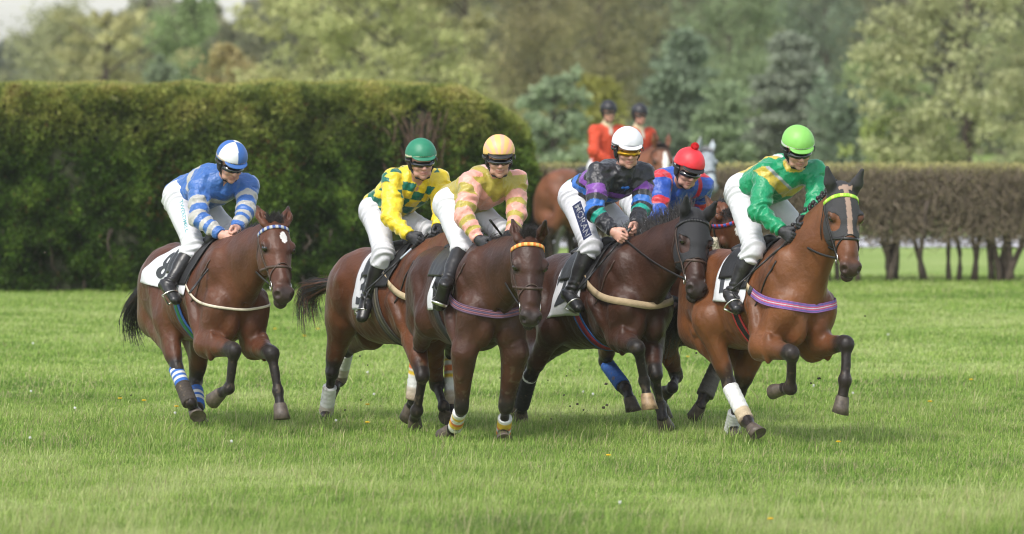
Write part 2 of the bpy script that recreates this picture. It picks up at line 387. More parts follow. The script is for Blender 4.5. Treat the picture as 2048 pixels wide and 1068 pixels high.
def tall_hedge(name, label, px0, px1, D, depth, h, rnd, seed, roundend=False):
    a = at_depth(px0, 400, D)[0]; b = at_depth(px1, 400, D)[0]; y0 = D + CAM_Y; P, N_ = hedge_core(a, b, y0, y0 + depth, h, rnd, seed)
    n = len(P); r = np.random.default_rng(seed + 5)
    clump = vnoise(P, 3.6, seed + 1); bump_ = .09 * vnoise(P * [1, 1, .6], 1.6, seed) + .12 * clump + .06 * vnoise(P, 9, seed + 2); col_rows = .05 * np.sin(P[:, 0] * 5.5 + 2 * vnoise(P, .8, 4)); P = P + N_ * ((bump_ + col_rows) * (1 - .7 * sstep(.5, .95, N_[:, 2])) - .06)[:, None] - N_ * r.exponential(.035, n)[:, None]
    ex = np.clip((P[:, 0] - (b - 1.5)) / 1.5, 0, 1.1); P[:, 2] *= 1 - .20 * ex ** 2.2; hol = ((P[:, 0] - at_depth(836, 400, D)[0]) / .27) ** 2 + ((P[:, 2] - 1.98) / .42) ** 2 + .5 * vnoise(P, 5, 3) < 1; P[hol & (r.random(n) < .93), 2] = -5
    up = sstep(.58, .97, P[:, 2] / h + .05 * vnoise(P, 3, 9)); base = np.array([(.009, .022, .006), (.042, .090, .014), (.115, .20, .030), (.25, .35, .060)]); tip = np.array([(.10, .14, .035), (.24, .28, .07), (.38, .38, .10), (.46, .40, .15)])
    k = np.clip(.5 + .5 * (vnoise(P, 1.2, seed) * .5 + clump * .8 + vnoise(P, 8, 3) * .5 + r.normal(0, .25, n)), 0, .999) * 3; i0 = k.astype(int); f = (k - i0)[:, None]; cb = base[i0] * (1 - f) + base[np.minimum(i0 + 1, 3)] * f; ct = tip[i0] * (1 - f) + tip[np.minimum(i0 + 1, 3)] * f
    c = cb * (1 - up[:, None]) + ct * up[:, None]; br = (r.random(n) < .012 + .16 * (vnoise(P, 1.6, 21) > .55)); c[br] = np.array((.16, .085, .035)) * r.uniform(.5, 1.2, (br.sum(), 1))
    root = empty(name, ((a + b) / 2, y0, 0)); o = np.array(root.location); tag(root, label, 'hedge')
    kp = P[:, 2] > -1; P, c, N_ = P[kp], c[kp], N_[kp]; V, Q, C = leaves(P - o, .058, c, seed + 1, .55, None, .3, 1.0, N_ * .9 + np.array([0, -.1, .35])); mesh_np('foliage', V, [Q], leafm, root, C, smooth=False)
    s = Sdf(); cc = np.array([0, depth / 2, h / 2 - .1]);  # dark inner mass of twigs
    m_ = MB(); xs = np.linspace(a + .16, b - .16, 40); ring = []
    for x in xs:
        e = min(1, min(x - a, b - x) / rnd) ** .5; zz = (h - .25) * (.80 + .20 * e) * (1 - .20 * np.clip((x - (b - 1.5)) / 1.5, 0, 1) ** 2.2); ring.append([(x, y0 + .2, 0), (x, y0 + .18, zz - rnd * .55), (x, y0 + .2 + rnd * .35, zz), (x, y0 + depth - .2 - rnd * .35, zz), (x, y0 + depth - .18, zz - rnd * .55), (x, y0 + depth - .2, 0)])
    R_ = np.array(ring).reshape(-1, 3) - o; Q = [(i * 6 + j, i * 6 + j + 1, (i + 1) * 6 + j + 1, (i + 1) * 6 + j) for i in range(39) for j in range(5)]; Q += [(0, 5, 4, 1), (1, 4, 3, 2)]; k_ = 39 * 6; Q += [(k_, k_ + 1, k_ + 4, k_ + 5), (k_ + 1, k_ + 2, k_ + 3, k_ + 4)]
    m_.add(R_, Q); m_.build('twigs', mat('hedge_inside', (.022, .026, .010), 1, var=.6, vscale=10), root); 
    st = MB(); r2 = np.random.default_rng(seed + 9)
    for x in np.arange(a + .4, b - .3, .55):
        for _ in range(4):
            x_ = x + r2.normal(0, .1); p = [(x_, y0 + r2.uniform(.12, .3), 0)]
            for q in range(5): p.append((p[-1][0] + r2.normal(0, .05), p[-1][1] + r2.normal(-.01, .03), p[-1][2] + .16))
            st.tube(np.array(p) - o, np.linspace(.022, .010, 6), 5)
    st.build('stems', barkm, root); return root
tall_hedge('tall_hedge', 'tall clipped green conifer hedge filling the left half behind the field', -60, 1058, 69.2, 3.2, 2.74, .38, 11)
# bare brown stems in the hollow of the hedge face
cl = empty('hedge_stem_clump', at_depth(838, 400, 69.2) * [1, 1, 0]); tag(cl, 'bare brown stems in the dark hollow of the tall hedge face', 'shrub'); m_ = MB(); r2 = np.random.default_rng(77)
for i in range(60):
    p = [np.array([r2.normal(0, .12), r2.uniform(.08, .2), r2.uniform(.8, 1.5)])]; d = nrm([r2.normal(0, .22), r2.normal(0, .05), 1])
    for q in range(5): p.append(p[-1] + d * .25); d = nrm(d + r2.normal(0, .13, 3))
    P = np.array(p); P = P[P[:, 2] < 2.42]
    if len(P) > 2: m_.tube(P, np.linspace(.020, .007, len(P)), 5)
m_.build('stems', mat('brown_stem', (.085, .05, .034), .9, var=.3, vscale=12), cl)
# ------------------------------------------------------------------ low leafless hedge: one shrub after another
DL = 72.8; shr_px = [1062, 1108, 1160, 1215, 1270, 1330, 1390, 1450, 1505, 1560, 1612, 1662, 1712, 1775, 1800, 1850, 1905, 1950, 1996, 2010, 2070, 2120]
twm = mat('twig', rough=.9, attr=True)
for i, px in enumerate(shr_px):
    c = at_depth(px, 400, DL); c[2] = 0; r2 = np.random.default_rng(500 + i); root = empty('hedge_shrub', c); big = px in (1775, 1996, 2010); tag(root, 'leafless brown clipped shrub in the row of the low hedge', 'shrub', 'shrubs of the low leafless hedge'); tw = MB(); H0 = 1.60
    for q in range(3 if big else 2):
        x = r2.normal(0, .07); p = [np.array([x, r2.normal(0, .1), -.03])]; d = nrm([r2.normal(0, .14) + x * .8, r2.normal(0, .1), 1])
        for k in range(6): p.append(p[-1] + d * .20); d = nrm(d + r2.normal(0, .12, 3) + [0, 0, .1])
        tw.tube(p, np.linspace(.055 if big else .042, .020, 7), 7)
    tw.build('stem', barkm, root); b = MB(); n = 1500; P0 = np.stack([r2.uniform(-.34, .34, n), r2.uniform(-.42, .42, n), .45 + r2.beta(1.6, 1.1, n) * 1.0], 1)
    for p in P0:
        d = nrm(r2.normal(0, .7, 3) + [0, 0, .8]); L = r2.uniform(.10, .28); e = p + d * L; e[2] = min(e[2], H0 + r2.normal(0, .02)); cc = np.array((.21, .165, .115)) * r2.uniform(.6, 1.4); b.tube([p, (p + e) / 2 + r2.normal(0, .012, 3), e], [.0065, .005, .003], 3, cc, cap=False)
    b.build('twigs', twm, root)
    n = 1300; z = .62 + r2.beta(1.9, .9, n) * (H0 - .60); P = np.stack([r2.uniform(-.36, .36, n), r2.uniform(-.45, .45, n), z], 1); tp = sstep(1.45, 1.60, z)[:, None]; cc = np.array((.19, .165, .085)) * (1 - tp) + np.array((.40, .37, .15)) * tp
    V, Q, C = leaves(P, .038, cc * np.ones((n, 1)), 900 + i, .7, None, .4); mesh_np('leaves', V, [Q], leafm, root, C, smooth=False)
# ------------------------------------------------------------------ trees behind
def tree(name, label, px, D, topy, wpx, cols, style, n, seed, low=.12, size=.16, trunkr=None, group='trees behind the course', bark=True, dens=1.0):
    r = np.random.default_rng(seed); c = at_depth(px, 300, D); c[2] = 0; s = FPX / D; h = CAM_H + (HORIZON - topy) / s; w = wpx / s; root = empty(name, c); tag(root, label, 'tree', group)
    tr = trunkr or .035 * w + .05; m_ = MB(); tp = [np.array([0, 0, -.1])]; k = 9
    for i in range(k): tp.append(np.array([r.normal(0, .02) * h * .2 + tp[-1][0] * .9, r.normal(0, .02) * h * .2, h * .93 * (i + 1) / k]))
    m_.tube(tp, np.linspace(tr, tr * .15, k + 1), 8); tips = []; z0 = low * h
    nb = 26 if style != 'conifer' else 40
    for i in range(nb):
        t = (i + r.random()) / nb; z = z0 + t * (h * .93 - z0); j = min(k - 1, int(z / (h * .93) * k)); base = tp[j] + (tp[j + 1] - tp[j]) * (z / (h * .93) * k - j)
        a = r.uniform(0, 2 * PI)
        if style == 'conifer': R = w / 2 * (1 - t) ** .8 + .15; el = .15 - .1 * (1 - t)
        else: R = w / 2 * (1 - abs(2 * t - .8) ** 2.2 * .55) * r.uniform(.75, 1.05) * (1 if t < .9 else .6); el = .25 + .6 * t
        d = np.array([math.cos(a), math.sin(a) * .8, el]); e = base + d * R; 
        mid = (base + e) / 2 + np.array([0, 0, .06 * R]) + r.normal(0, .04, 3) * R; m_.tube([base, mid, e], [tr * .30 * (1 - t * .6) + .012, tr * .16, .01], 5); tips.append((base, mid, e, R))
    m_.build('trunk', barkm, root); P = []
    for base, mid, e, R in tips:
        m = int(n * (1.1 if style == 'loose' else 1.6) / nb); t = r.random(m) ** .6; q = base + (e - base) * t[:, None]
        if style == 'conifer': sp = R * .22 * (1.1 - t) + .10; q = q + r.normal(0, 1, (m, 3)) * np.stack([sp, sp, sp * .35], 1); q[:, 2] -= .25 * t * R * .3
        elif style == 'loose':
            cl = r.normal(0, 1, (7, 3)) * R * .30; cc = e * .5 + (base + e) * .25 + cl; k_ = r.integers(0, 7, m); q = cc[k_] * .8 + q * .2 + r.normal(0, R * .085, (m, 3)) * [1, 1, .55]
        else: cl = r.normal(0, 1, (6, 3)) * R * .26; cc = e * .62 + base * .38 + cl; k_ = r.integers(0, 6, m); q = cc[k_] + r.normal(0, R * .15, (m, 3))
        P.append(q)
    P = np.concatenate(P); P = P[P[:, 2] > .1]; V, Q, C = leaves(P, size, cols, seed + 3, .75, None, .20); mesh_np('crown', V, [Q], leafm, root, C, smooth=False); return root
def cset(a, k=(.72, 1.0, 1.28)): a_ = hexc(a) * 1.26; a = np.minimum(a_ * .86 + a_.mean() * .14, .6); return [a * q for q in k]
TREES = [
 ('leafy_tree', 'dull dark tree at the far left edge behind the hedge', 10, 190, 75, 130, '6f7468', 'round', 5000), ('leafy_tree', 'olive spring tree above the left end of the hedge', 120, 165, 8, 250, '8f9164', 'round', 9000),
 ('leafy_tree', 'broad yellowish tree behind the hedge left of the blue rider', 215, 150, 18, 260, 'a39f68', 'loose', 8000), ('leafy_tree', 'grey green thin tree behind the blue rider', 300, 175, -40, 190, '8b8e6c', 'loose', 5000),
 ('leafy_tree', 'mid green tree behind the blue rider', 385, 155, -40, 190, '7d9058', 'round', 8000), ('shrub_tree', 'low ochre leaved small tree over the hedge beside the blue rider', 462, 135, 75, 150, 'a0925a', 'round', 5000),
 ('shrub_tree', 'small blue green bush over the middle of the tall hedge', 320, 130, 100, 110, '82906f', 'round', 3500),
 ('leafy_tree', 'pale yellow green tree behind the green cap rider', 640, 128, -60, 330, 'a6a66a', 'loose', 12000), ('leafy_tree', 'tall pale spring tree with a dark trunk behind the middle of the hedge', 790, 122, -80, 380, '9fa263', 'loose', 13000),
 ('leafy_tree', 'light olive tree behind the right end of the tall hedge', 935, 135, -70, 260, '9a9760', 'loose', 9000), ('leafy_tree', 'brown olive budding tree left of the red coated riders', 1080, 165, -90, 260, '837c4f', 'round', 9000),
 ('leafy_tree', 'olive tree behind the red coated riders', 1200, 170, -90, 260, '858050', 'round', 9000), ('shrub_tree', 'pale green low tree right of the tall hedge end', 1105, 112, 140, 170, '879872', 'loose', 7000),
 ('shrub_tree', 'yellow olive rounded bush behind the red coated riders', 1195, 120, 138, 120, '8c8b3a', 'round', 4500), ('conifer', 'blue green pointed conifer behind the grey horse', 1372, 125, 42, 260, '748468', 'conifer', 12000),
 ('leafy_tree', 'dark green tall tree between the two conifers', 1460, 160, -90, 240, '7b8a60', 'round', 9000), ('conifer', 'grey green pointed conifer left of the lime green cap', 1580, 122, 48, 280, '7d8570', 'conifer', 13000),
 ('leafy_tree', 'dark tree at the top behind the lime green cap', 1655, 175, -90, 240, '6f7d63', 'round', 8000), ('leafy_tree', 'olive green tree high above the grey green conifer', 1560, 180, -90, 220, '77804d', 'round', 7000),
 ('leafy_tree', 'light yellow green tree with a dark trunk at the right', 1932, 108, -110, 430, '9b9d6c', 'loose', 15000), ('leafy_tree', 'yellow green tree cut by the right edge', 2070, 118, -90, 260, '939a68', 'loose', 8000),
 ('shrub_tree', 'small dull green tree left of the right hand trunk', 1760, 135, 60, 190, '7f8d58', 'loose', 6000), ('shrub_tree', 'low yellow green bush above the low hedge at the right', 1800, 110, 230, 200, '8e9a50', 'loose', 5000),
 ('shrub_tree', 'low blue green bush above the low hedge by the lime cap', 1690, 118, 180, 170, '758669', 'round', 5000), ('shrub_tree', 'dark green young conifer above the low hedge beside the pom pom cap', 1440, 115, 150, 130, '7f9069', 'conifer', 5000)]
for i, (nm, lb, px, D, ty, w, colr, st, n) in enumerate(TREES): tree(nm, lb, px, D, ty, w, cset(colr), st, n, 300 + 7 * i, low=.04 if w < 200 or st == 'conifer' else .10, size=.11, trunkr=.13 if px in (1932, 790) else None)
# far wood: one mass no one could count
r2 = np.random.default_rng(99); n = 90000; D = r2.uniform(200, 235, n); px = r2.uniform(-150, 2200, n); prof = np.interp(px, [-150, 0, 60, 120, 200, 330, 430, 445, 480, 500, 600, 2200], [110, 100, 80, 30, 40, 10, 20, 62, 62, 10, -60, -110])
s = FPX / D; ztop = CAM_H + (HORIZON - prof) / s; P = np.stack([(px - 1024) / s, D + CAM_Y, r2.random(n) ** .8 * ztop * (1 + .10 * vnoise(np.stack([px * .02, D * .1, px * 0], 1), 1, 5))], 1)
V, Q, C = leaves(P, .34, [hexc('5d6350') * .8, hexc('7b7d5c') * .9, hexc('8d8a66')], 44, .8, None, .3); tag(mesh_np('far_wood', V, [Q], leafm, None, C, smooth=False), 'distant mixed spring wood closing the view', 'wood', kind='stuff')
# ------------------------------------------------------------------ horse frame
class Frame:
    """ground frame of one horse: x forward, y to its left, z up. heading = degrees from 'straight at the camera' towards picture right"""
    def __init__(s, cx, gy, head, S=1.0):
        s.o = ground_at(cx, gy); a = math.radians(head); s.S = S
        s.f = np.array([math.sin(a), -math.cos(a), 0]); s.l = np.array([math.cos(a), math.sin(a), 0]); s.rz = math.atan2(s.f[1], s.f[0])
        s.R = np.stack([s.f, s.l, [0, 0, 1.0]]); s.cam = s.R @ (CAMP - s.o)
    def d(s, px, py): return s.R @ ray(px, py)
    def on(s, px, py, lat):
        d = s.d(px, py); t = (lat - s.cam[1]) / d[1]; return s.cam + t * d
    def bone(s, px, py, par, L, lat, w=0.35):
        d = s.d(px, py); d = d / np.linalg.norm(d); t0 = (par - s.cam) @ d
        t = t0 + np.linspace(-L * 1.3, L * 1.3, 1200); P = s.cam + t[:, None] * d
        c = (np.linalg.norm(P - par, axis=1) - L) ** 2 + w * (P[:, 1] - lat) ** 2
        return P[np.argmin(c)]
    def world(s, p): return s.o + np.asarray(p) @ s.R
    def dirl(s, w): return s.R @ np.asarray(w, float)
X = np.array([1., 0, 0]); Y = np.array([0, 1., 0]); Z = np.array([0, 0, 1.])
def hair(mb, roots, dirs, length, w, grav=0.3, jit=0.15, n=5, col=None):
    for r, d in zip(roots, dirs):
        L = length * rng.uniform(0.6, 1.1); d = nrm(d + rng.normal(0, jit, 3)); p = np.array(r, float); pts = [p.copy()]
        for i in range(n - 1):
            p = p + d * L / (n - 1); pts.append(p.copy()); d = nrm(d + np.array([0, 0, -grav]) / n + rng.normal(0, jit / 3, 3))
        c = col * rng.uniform(0.7, 1.35) if col is not None else None
        mb.tube(pts, np.linspace(w, w * 0.25, n), 3, c, cap=False)
def path_interp(pts, n):
    pts = np.asarray(pts, float); L = np.concatenate([[0], np.cumsum(np.linalg.norm(np.diff(pts, axis=0), axis=1))])
    t = np.linspace(0, L[-1], n); lin = np.stack([np.interp(t, L, pts[:, i]) for i in range(3)], 1)
    for _ in range(max(1, n // (len(pts) * 2))):
        q = lin.copy(); q[1:-1] = (lin[:-2] + 2 * lin[1:-1] + lin[2:]) / 4; lin = q
    return lin
HORSES = {}
def horse(h):
    F = Frame(h['C'][0] * 0.5 + h['W'][0] * 0.5, h['gy'], h['head'], h.get('S', 1.05)); S = F.S
    T = {}; h['F'] = F; h['T'] = T
    C = F.on(*h['C'], 0); W = F.on(*h['W'], 0); M = (C + W) / 2; e1 = nrm(W - C); e3 = np.array([-e1[2], 0, e1[0]])
    TR = lambda x, y, z: M + S * ((x + 0.07) * e1 + (z - 1.61) * e3) + S * y * Y
    T['TR'] = TR; T['e1'], T['e3'] = e1, e3
    RB = np.stack([e1, Y, e3])
    def rot(deg):   # body axes pitched nose-down by deg
        a = math.radians(deg); return np.stack([e1 * math.cos(a) - e3 * math.sin(a), Y, e1 * math.sin(a) + e3 * math.cos(a)])
    s = Sdf(); E = lambda x, y, z, r, R=RB, k=0.05, sub=False: s.E(TR(x, y, z), np.array(r) * S, R, k * S, sub)
    E(0.03, 0, 1.20, (.60, .275, .345), rot(3)); E(.32, 0, 1.19, (.33, .235, .35)); E(-.22, 0, 1.15, (.42, .245, .27), rot(-8))
    E(.30, 0, 1.47, (.32, .085, .145), rot(-6), .09); E(-.2, 0, 1.40, (.52, .20, .20), k=.08)
    E(-.56, 0, 1.40, (.33, .215, .215), rot(-12), .06); E(.55, 0, 1.16, (.18, .20, .25), rot(15), .07)
    for q in (-1, 1):
        E(-.55, q * .13, 1.36, (.27, .13, .21), rot(-20), .04); E(-.68, q * .125, 1.20, (.20, .125, .30), rot(18), .05)
        E(.45, q * .145, 1.27, (.15, .095, .33), rot(32), .05); E(.60, q * .14, 1.10, (.12, .095, .15), rot(20), .05)
        E(.62, q * .085, 1.02, (.11, .085, .16), rot(0), .03); E(.38, q * .16, 1.07, (.18, .085, .17), rot(40), .05)
    E(.50, 0, 1.30, (.22, .17, .30), rot(25), .07)
    # neck
    nb = TR(.50, 0, 1.32); poll = F.bone(h['poll'][0], h['poll'][1] + 9, nb, .78 * S, h['poll'][2], .5)
    muz = F.bone(*h['muz'][:2], poll, .60 * S, h['muz'][2], .5)
    u = nrm(muz - poll); ya = math.radians(h.get('hyaw', 20)); l = F.dirl([math.cos(ya), math.sin(ya), 0]); l = nrm(l - u * (l @ u)); 
    if l[1] < 0: l = -l
    roll = math.radians(h.get('roll', 0)); f = np.cross(l, u) if np.cross(l, u)[0] > 0 or True else 0
    f = nrm(np.cross(u, l)); 
    if f @ (X + Z) < 0: f = -f
    l, f = l * math.cos(roll) + f * math.sin(roll), f * math.cos(roll) - l * math.sin(roll)
    HS = S * 1.10 * h.get('hs', 1); LW = 1.20; H = lambda a, b, c: poll + HS * (u * a + l * b * LW + f * c); T['H'] = H; T['u'], T['l'], T['f'] = u, l, f; T['poll'] = poll; T['HS'] = HS
    RH = np.stack([u, l, f])
    nd = nrm(poll - nb); th = H(.13, 0, -.17)           # throat
    npr = len(s.p)
    top = TR(.40, 0, 1.47); low = TR(.56, 0, 1.16); mid_t = (top + poll) / 2 + nrm(np.cross(nd, Y)) * -.02
    a0 = TR(.46, 0, 1.36); a1 = (a0 + H(.06, 0, -.09)) / 2 + Z * .0; a2 = H(.07, 0, -.09)
    s.K(a0, a1, .265 * S, .19 * S, .08, .66, Y); s.K(a1, a2, .185 * S, .128 * S, .05, .68, (Y + l))
    s.K(top + Z * .0, H(.0, 0, -.05), .085 * S, .065 * S, .07, .55, Y)            # crest
    s.K(low, th + (low - th) * .10, .155 * S, .085 * S, .07, .75, Y)            # underline
    # head
    hd0 = len(s.p); Hd = Sdf(); HE = lambda a, b, c, r, k=.03, sub=False, R=RH: Hd.E(H(a, b, c), np.array(r) * HS * np.array([1, LW, 1]), R, k, sub)
    HE(.11, 0, -.035, (.13, .088, .086)); Hd.K(H(.14, 0, -.025), H(.50, 0, -.03), .086 * HS, .050 * HS, .03, 1.15, l)
    Hd.K(H(.12, 0, .02), H(.44, 0, .008), .052 * HS, .033 * HS, .03)                 # nasal ridge / forehead
    Hd.K(H(.08, 0, .028), H(.22, 0, .033), .045 * HS, .036 * HS, .03, 1.7, l)
    for q in (-1, 1):
        HE(.21, q * .045, -.10, (.12, .036, .095), .025); HE(.185, q * .078, .020, (.042, .026, .024), .02)
        Hd.K(H(.20, q * .07, -.02), H(.38, q * .045, -.03), .022 * HS, .012 * HS, .02)  # facial crest
        HE(.535, q * .030, -.012, (.045, .032, .04), .02)
    Hd.K(H(.30, 0, -.11), H(.50, 0, -.075), .042 * HS, .03 * HS, .03)                   # lower jaw
    HE(.55, 0, -.035, (.05, .05, .055), .025); HE(.565, 0, -.085, (.04, .036, .03), .015)
    for q in (-1, 1):
        HE(.565, q * .047, .002, (.019, .018, .024), .012, True); HE(.205, q * .094, .010, (.022, .012, .017), .012, True)
    HE(.60, 0, -.064, (.045, .06, .004), .01, True)
    s.p += Hd.p
    T['ears'] = []
    for q, key in ((-1, 'earR'), (1, 'earL')):
        b = H(.005, q * .062, .012)
        tip = F.bone(h[key][0], h[key][1] - 7, b, .19 * HS, b[1] + q * .03, .15) if key in h else b + HS * .18 * nrm(-u + l * q * .25 + f * .15)
        d = nrm(tip - b); L = np.linalg.norm(tip - b); m = b + d * L * .42; sd_ = nrm(f - d * (f @ d)); 
        T['ears'].append((b, tip, m))
        s.K(b, m, .028 * HS, .035 * HS, .02, .75, sd_); s.K(m, tip - d * .010, .035 * HS, .012, .02, .9, sd_)
        if not h.get('hood'):
            s.K(m - d * .03 + sd_ * .027, m + d * L * .33 + sd_ * .016, .020 * HS, .006, .008, .9, sd_, sub=True)
    # legs
    legs = {}; hoofs = []; coldat = []
    def joints(key, par, Ls, lats, pts):
        out = []; p = par
        for (x, y), L, la in zip(pts, Ls, lats): p = F.bone(x, y, p, L * S, la * S, h.get('lw', .35)); out.append(p)
        return out
    for key, q in (('RF', -1), ('LF', 1)):
        sh = TR(.60, q * .16, 1.12)
        el, kn, fe, co, to = joints(key, sh, (.24, .41, .27, .10, .10), (q * .17, q * .15, q * .13, q * .13, q * .13), h[key])
        legs[key] = (sh, el, kn, fe, co, to); ax = nrm(kn - el)
        s.K(sh, el, .11 * S, .098 * S, .07, .75, Y); s.K(el, kn, .098 * S, .046 * S, .05)
        s.K(el + (kn - el) * .05 + nrm(np.cross(ax, Y)) * -.03 * S, el + (kn - el) * .6, .062 * S, .04 * S, .03)
        kd = nrm(nrm(kn - el) + nrm(kn - fe)) if np.linalg.norm(nrm(kn - el) + nrm(kn - fe)) > .25 else X
        s.K(kn + kd * .004 - nrm(kn - el) * .035 * S, kn + kd * .008 + nrm(fe - kn) * .02 * S, .045 * S, .043 * S, .04)
        bk = -kd if kd @ kd > 0 else -X
        bk = nrm(bk - nrm(fe - kn) * (bk @ nrm(fe - kn)))
        s.K(kn, fe, .034 * S, .030 * S, .03); s.K(kn + bk * .026, fe + bk * .026, .020 * S, .020 * S, .008)
        s.E(fe + bk * .012, (.040 * S,) * 3, k=.035); s.K(fe, co, .034 * S, .040 * S, .03)
    for key, q in (('RH', -1), ('LH', 1)):
        hp = TR(-.56, q * .135, 1.28)
        st, hk, fe, co, to = joints(key, hp, (.36, .44, .36, .11, .10), (q * .19, q * .15, q * .13, q * .13, q * .13), h[key])
        legs[key] = (hp, st, hk, fe, co, to)
        s.K(hp, st, .185 * S, .125 * S, .07, .72, Y); bkd = nrm(st - hk); ph = nrm(nrm(hk - st) + nrm(hk - fe)) if np.linalg.norm(nrm(hk - st) + nrm(hk - fe)) > .2 else -X
        s.K(st, hk, .12 * S, .052 * S, .05, .8, Y); gm = TR(-.72, q * .13, 1.05)
        s.K(gm, st * .3 + hk * .7 + ph * .03, .12 * S, .045 * S, .07, .8, Y)
        s.K(st * .35 + hk * .65 + ph * .045, hk + ph * .05, .016 * S, .02 * S, .02)
        s.E(hk, (.05 * S, .045 * S, .058 * S), k=.03); s.E(hk + ph * .045 + bkd * .01, (.026 * S,) * 3, k=.03)
        pb = nrm(ph - nrm(fe - hk) * (ph @ nrm(fe - hk)))
        s.K(hk, fe, .040 * S, .033 * S, .03); s.K(hk + pb * .028, fe + pb * .026, .021 * S, .021 * S, .009)
        s.E(fe, (.042 * S,) * 3, k=.03); s.K(fe, co, .035 * S, .041 * S, .03)
    T['legs'] = legs
    # chest/muscle creases
    for key, q in (('RF', -1), ('LF', 1)):
        sh_, el_, kn_ = legs[key][:3]; ax_ = nrm(kn_ - el_); o_ = nrm(np.cross(ax_, Y))
        s.E(el_ + ax_ * .11 * S + Y * q * .035 + X * .03, (.045 * S, .035 * S, .11 * S), None, .018); s.K(TR(.30, q * .235, 1.18), el_ + Z * .02 + Y * q * .02, .07 * S, .055 * S, .025)
        s.K(TR(.62, q * .19, 1.20), TR(.56, q * .2, 1.0), .05 * S, .045 * S, .02)
    for key, q in (('RH', -1), ('LH', 1)):
        hp_, st_, hk_ = legs[key][:3]; s.K(st_ + Y * q * .03, st_ * .45 + hk_ * .55 + Y * q * .02, .075 * S, .04 * S, .02); s.K(TR(-.50, q * .20, 1.38), st_ + Y * q * .02, .08 * S, .07 * S, .03)
        s.K(TR(-.80, q * .13, 1.28), TR(-.74, q * .15, .98) * .6 + st_ * .4, .05 * S, .05 * S, .02)
    s.K(TR(.62, .10, 1.33), th * .9 + low * .1 + Y * .055, .035 * S, .02 * S, .02); s.K(TR(.62, -.10, 1.33), th * .9 + low * .1 - Y * .055, .035 * S, .02 * S, .02)
    s.K(TR(.775, 0, 1.14), TR(.735, 0, .95), .010, .012, .035, sub=True)
    pass
    for q in (-1, 1):
        s.K(TR(.24, q * .305, 1.30), TR(.34, q * .285, 1.05), .012, .012, .06, sub=True)
        s.K(TR(.56, q * .235, 1.42), TR(.70, q * .22, 1.22), .008, .008, .05, sub=True)  # in front of it
    vox = h.get('vox', .0095); V, Q = s.mesh(vox); V = relax(V, Q, 1, .5)
    N = vnormals(V, Q)
    qb = (V - M) @ RB.T / S; bar = (np.abs(qb[:, 0] - .05) < .5) & (qb[:, 2] < -.15) & (qb[:, 2] > -.68)
    V = V + N * (.0050 * vnoise(V * [1, 1, .6], 9, 1) + .0028 * vnoise(V * [1.3, 1, .5], 20, 2) + .0018 * np.sin(qb[:, 0] * 75 + qb[:, 2] * 18) * bar * np.clip(vnoise(V, 3, 11) + .5, 0, 1))[:, None]
    V = V + N * (.0035 * ridge(V * [1, .8, .55] + .05 * vnoise(V, 3, 61)[:, None], 4.2, 62) * sstep(.35, .7, V[:, 2]))[:, None]
    vein = np.exp(-(np.abs(vnoise(V + .02 * vnoise(V, 12, 5)[:, None], 6.5, 17)) / .035) ** 2); V = V + N * (.0026 * vein * (qb[:, 2] < -.30))[:, None]
    # coat colours (real coat pattern: black points, darker muzzle, lighter belly)
    c0, c1, blk = h['coat'] * [.90, 1, 1.05], h['coat2'] * [.90, 1, 1.05], np.array(h.get('black', (.012, .010, .009)))
    mixn = sstep(-.6, .6, vnoise(V, 3, 5) * .6 + vnoise(V, 9, 6) * .4); col = c0 * (1 - mixn[:, None]) + c1 * mixn[:, None]
    def blend(w, c):
        nonlocal col
        w = np.clip(w, 0, 1)[:, None]; col = col * (1 - w) + np.asarray(c) * w
    for key, (a, b, kn, fe, co, to) in legs.items():
        tt, d1 = seg_t(V, b, kn); t2, d2 = seg_t(V, kn, fe); t3, d3 = seg_t(V, fe, co)
        near = (np.minimum(np.minimum(d1, d2), d3) < .10) & True
        hi_ = h.get('legblack', .72); w = sstep(hi_ - .10, hi_ + .22, tt + .13 * vnoise(V, 16, 3)) * (d1 < .11)
        w = np.maximum(w, (np.minimum(d2, d3) < .075) * 1.0); blend(w * near * .96, blk)
        for kk, cc in h.get('socks', {}).items():
            if kk == key: blend((sstep(.2, .35, t2) * (d2 < .08) + (d3 < .08)) * near, cc)
    mud = sstep(.25, .5, vnoise(V, 26, 8) * .6 + vnoise(V, 60, 9) * .5) * sstep(.95, .35, V[:, 2]); blend(mud * .55, (.095, .070, .045))
    q = (V - poll) @ RH.T / HS; q[:, 1] /= 1.2; ina = (np.abs(q[:, 1]) < .16) & (np.abs(q[:, 2] + .03) < .2)
    blend(sstep(.44, .56, q[:, 0] + .03 * vnoise(V, 20)) * ina * (q[:, 0] < .75) * h.get('muzdark', .85), (.022, .018, .016))
    blend(sstep(.06, .03, np.linalg.norm((q - [.2, 0, 0]) * [1, 0, 1], axis=1)) * (np.abs(q[:, 1]) > .05) * (np.abs(q[:, 1]) < .13) * .6, (.02, .014, .012))
    if 'blaze' in h:   # (u0,u1,halfwidth, l offset)
        b0, b1, bw, bl = h['blaze']; uu = (q[:, 0] - b0) / (b1 - b0)
        w = (uu > 0) & (uu < 1) & (np.abs(q[:, 1] - bl) < bw * np.sin(np.clip(uu, 0, 1) * PI) ** .5 * (1 + .3 * vnoise(V, 60))) & (q[:, 2] > 0)
        blend(w * .95, (.75, .72, .68))
    for (b, tip, m) in T['ears']:
        tt, dd = seg_t(V, b, tip); blend(sstep(.55, .95, tt) * (dd < .05) * .8, blk)
    g = empty(h['name'], F.o, F.rz); tag(g, h['label'], 'horse', h.get('group')); T['root'] = g
    body = mesh_np('body', V, Q, h['mat'], g, col); T['bvh'] = BVHTree.FromPolygons(V.tolist(), Q.tolist()); T['sdf'] = s; T['Hd'] = Hd
    hair_c = np.array(h.get('hairc', (.014, .012, .011)))
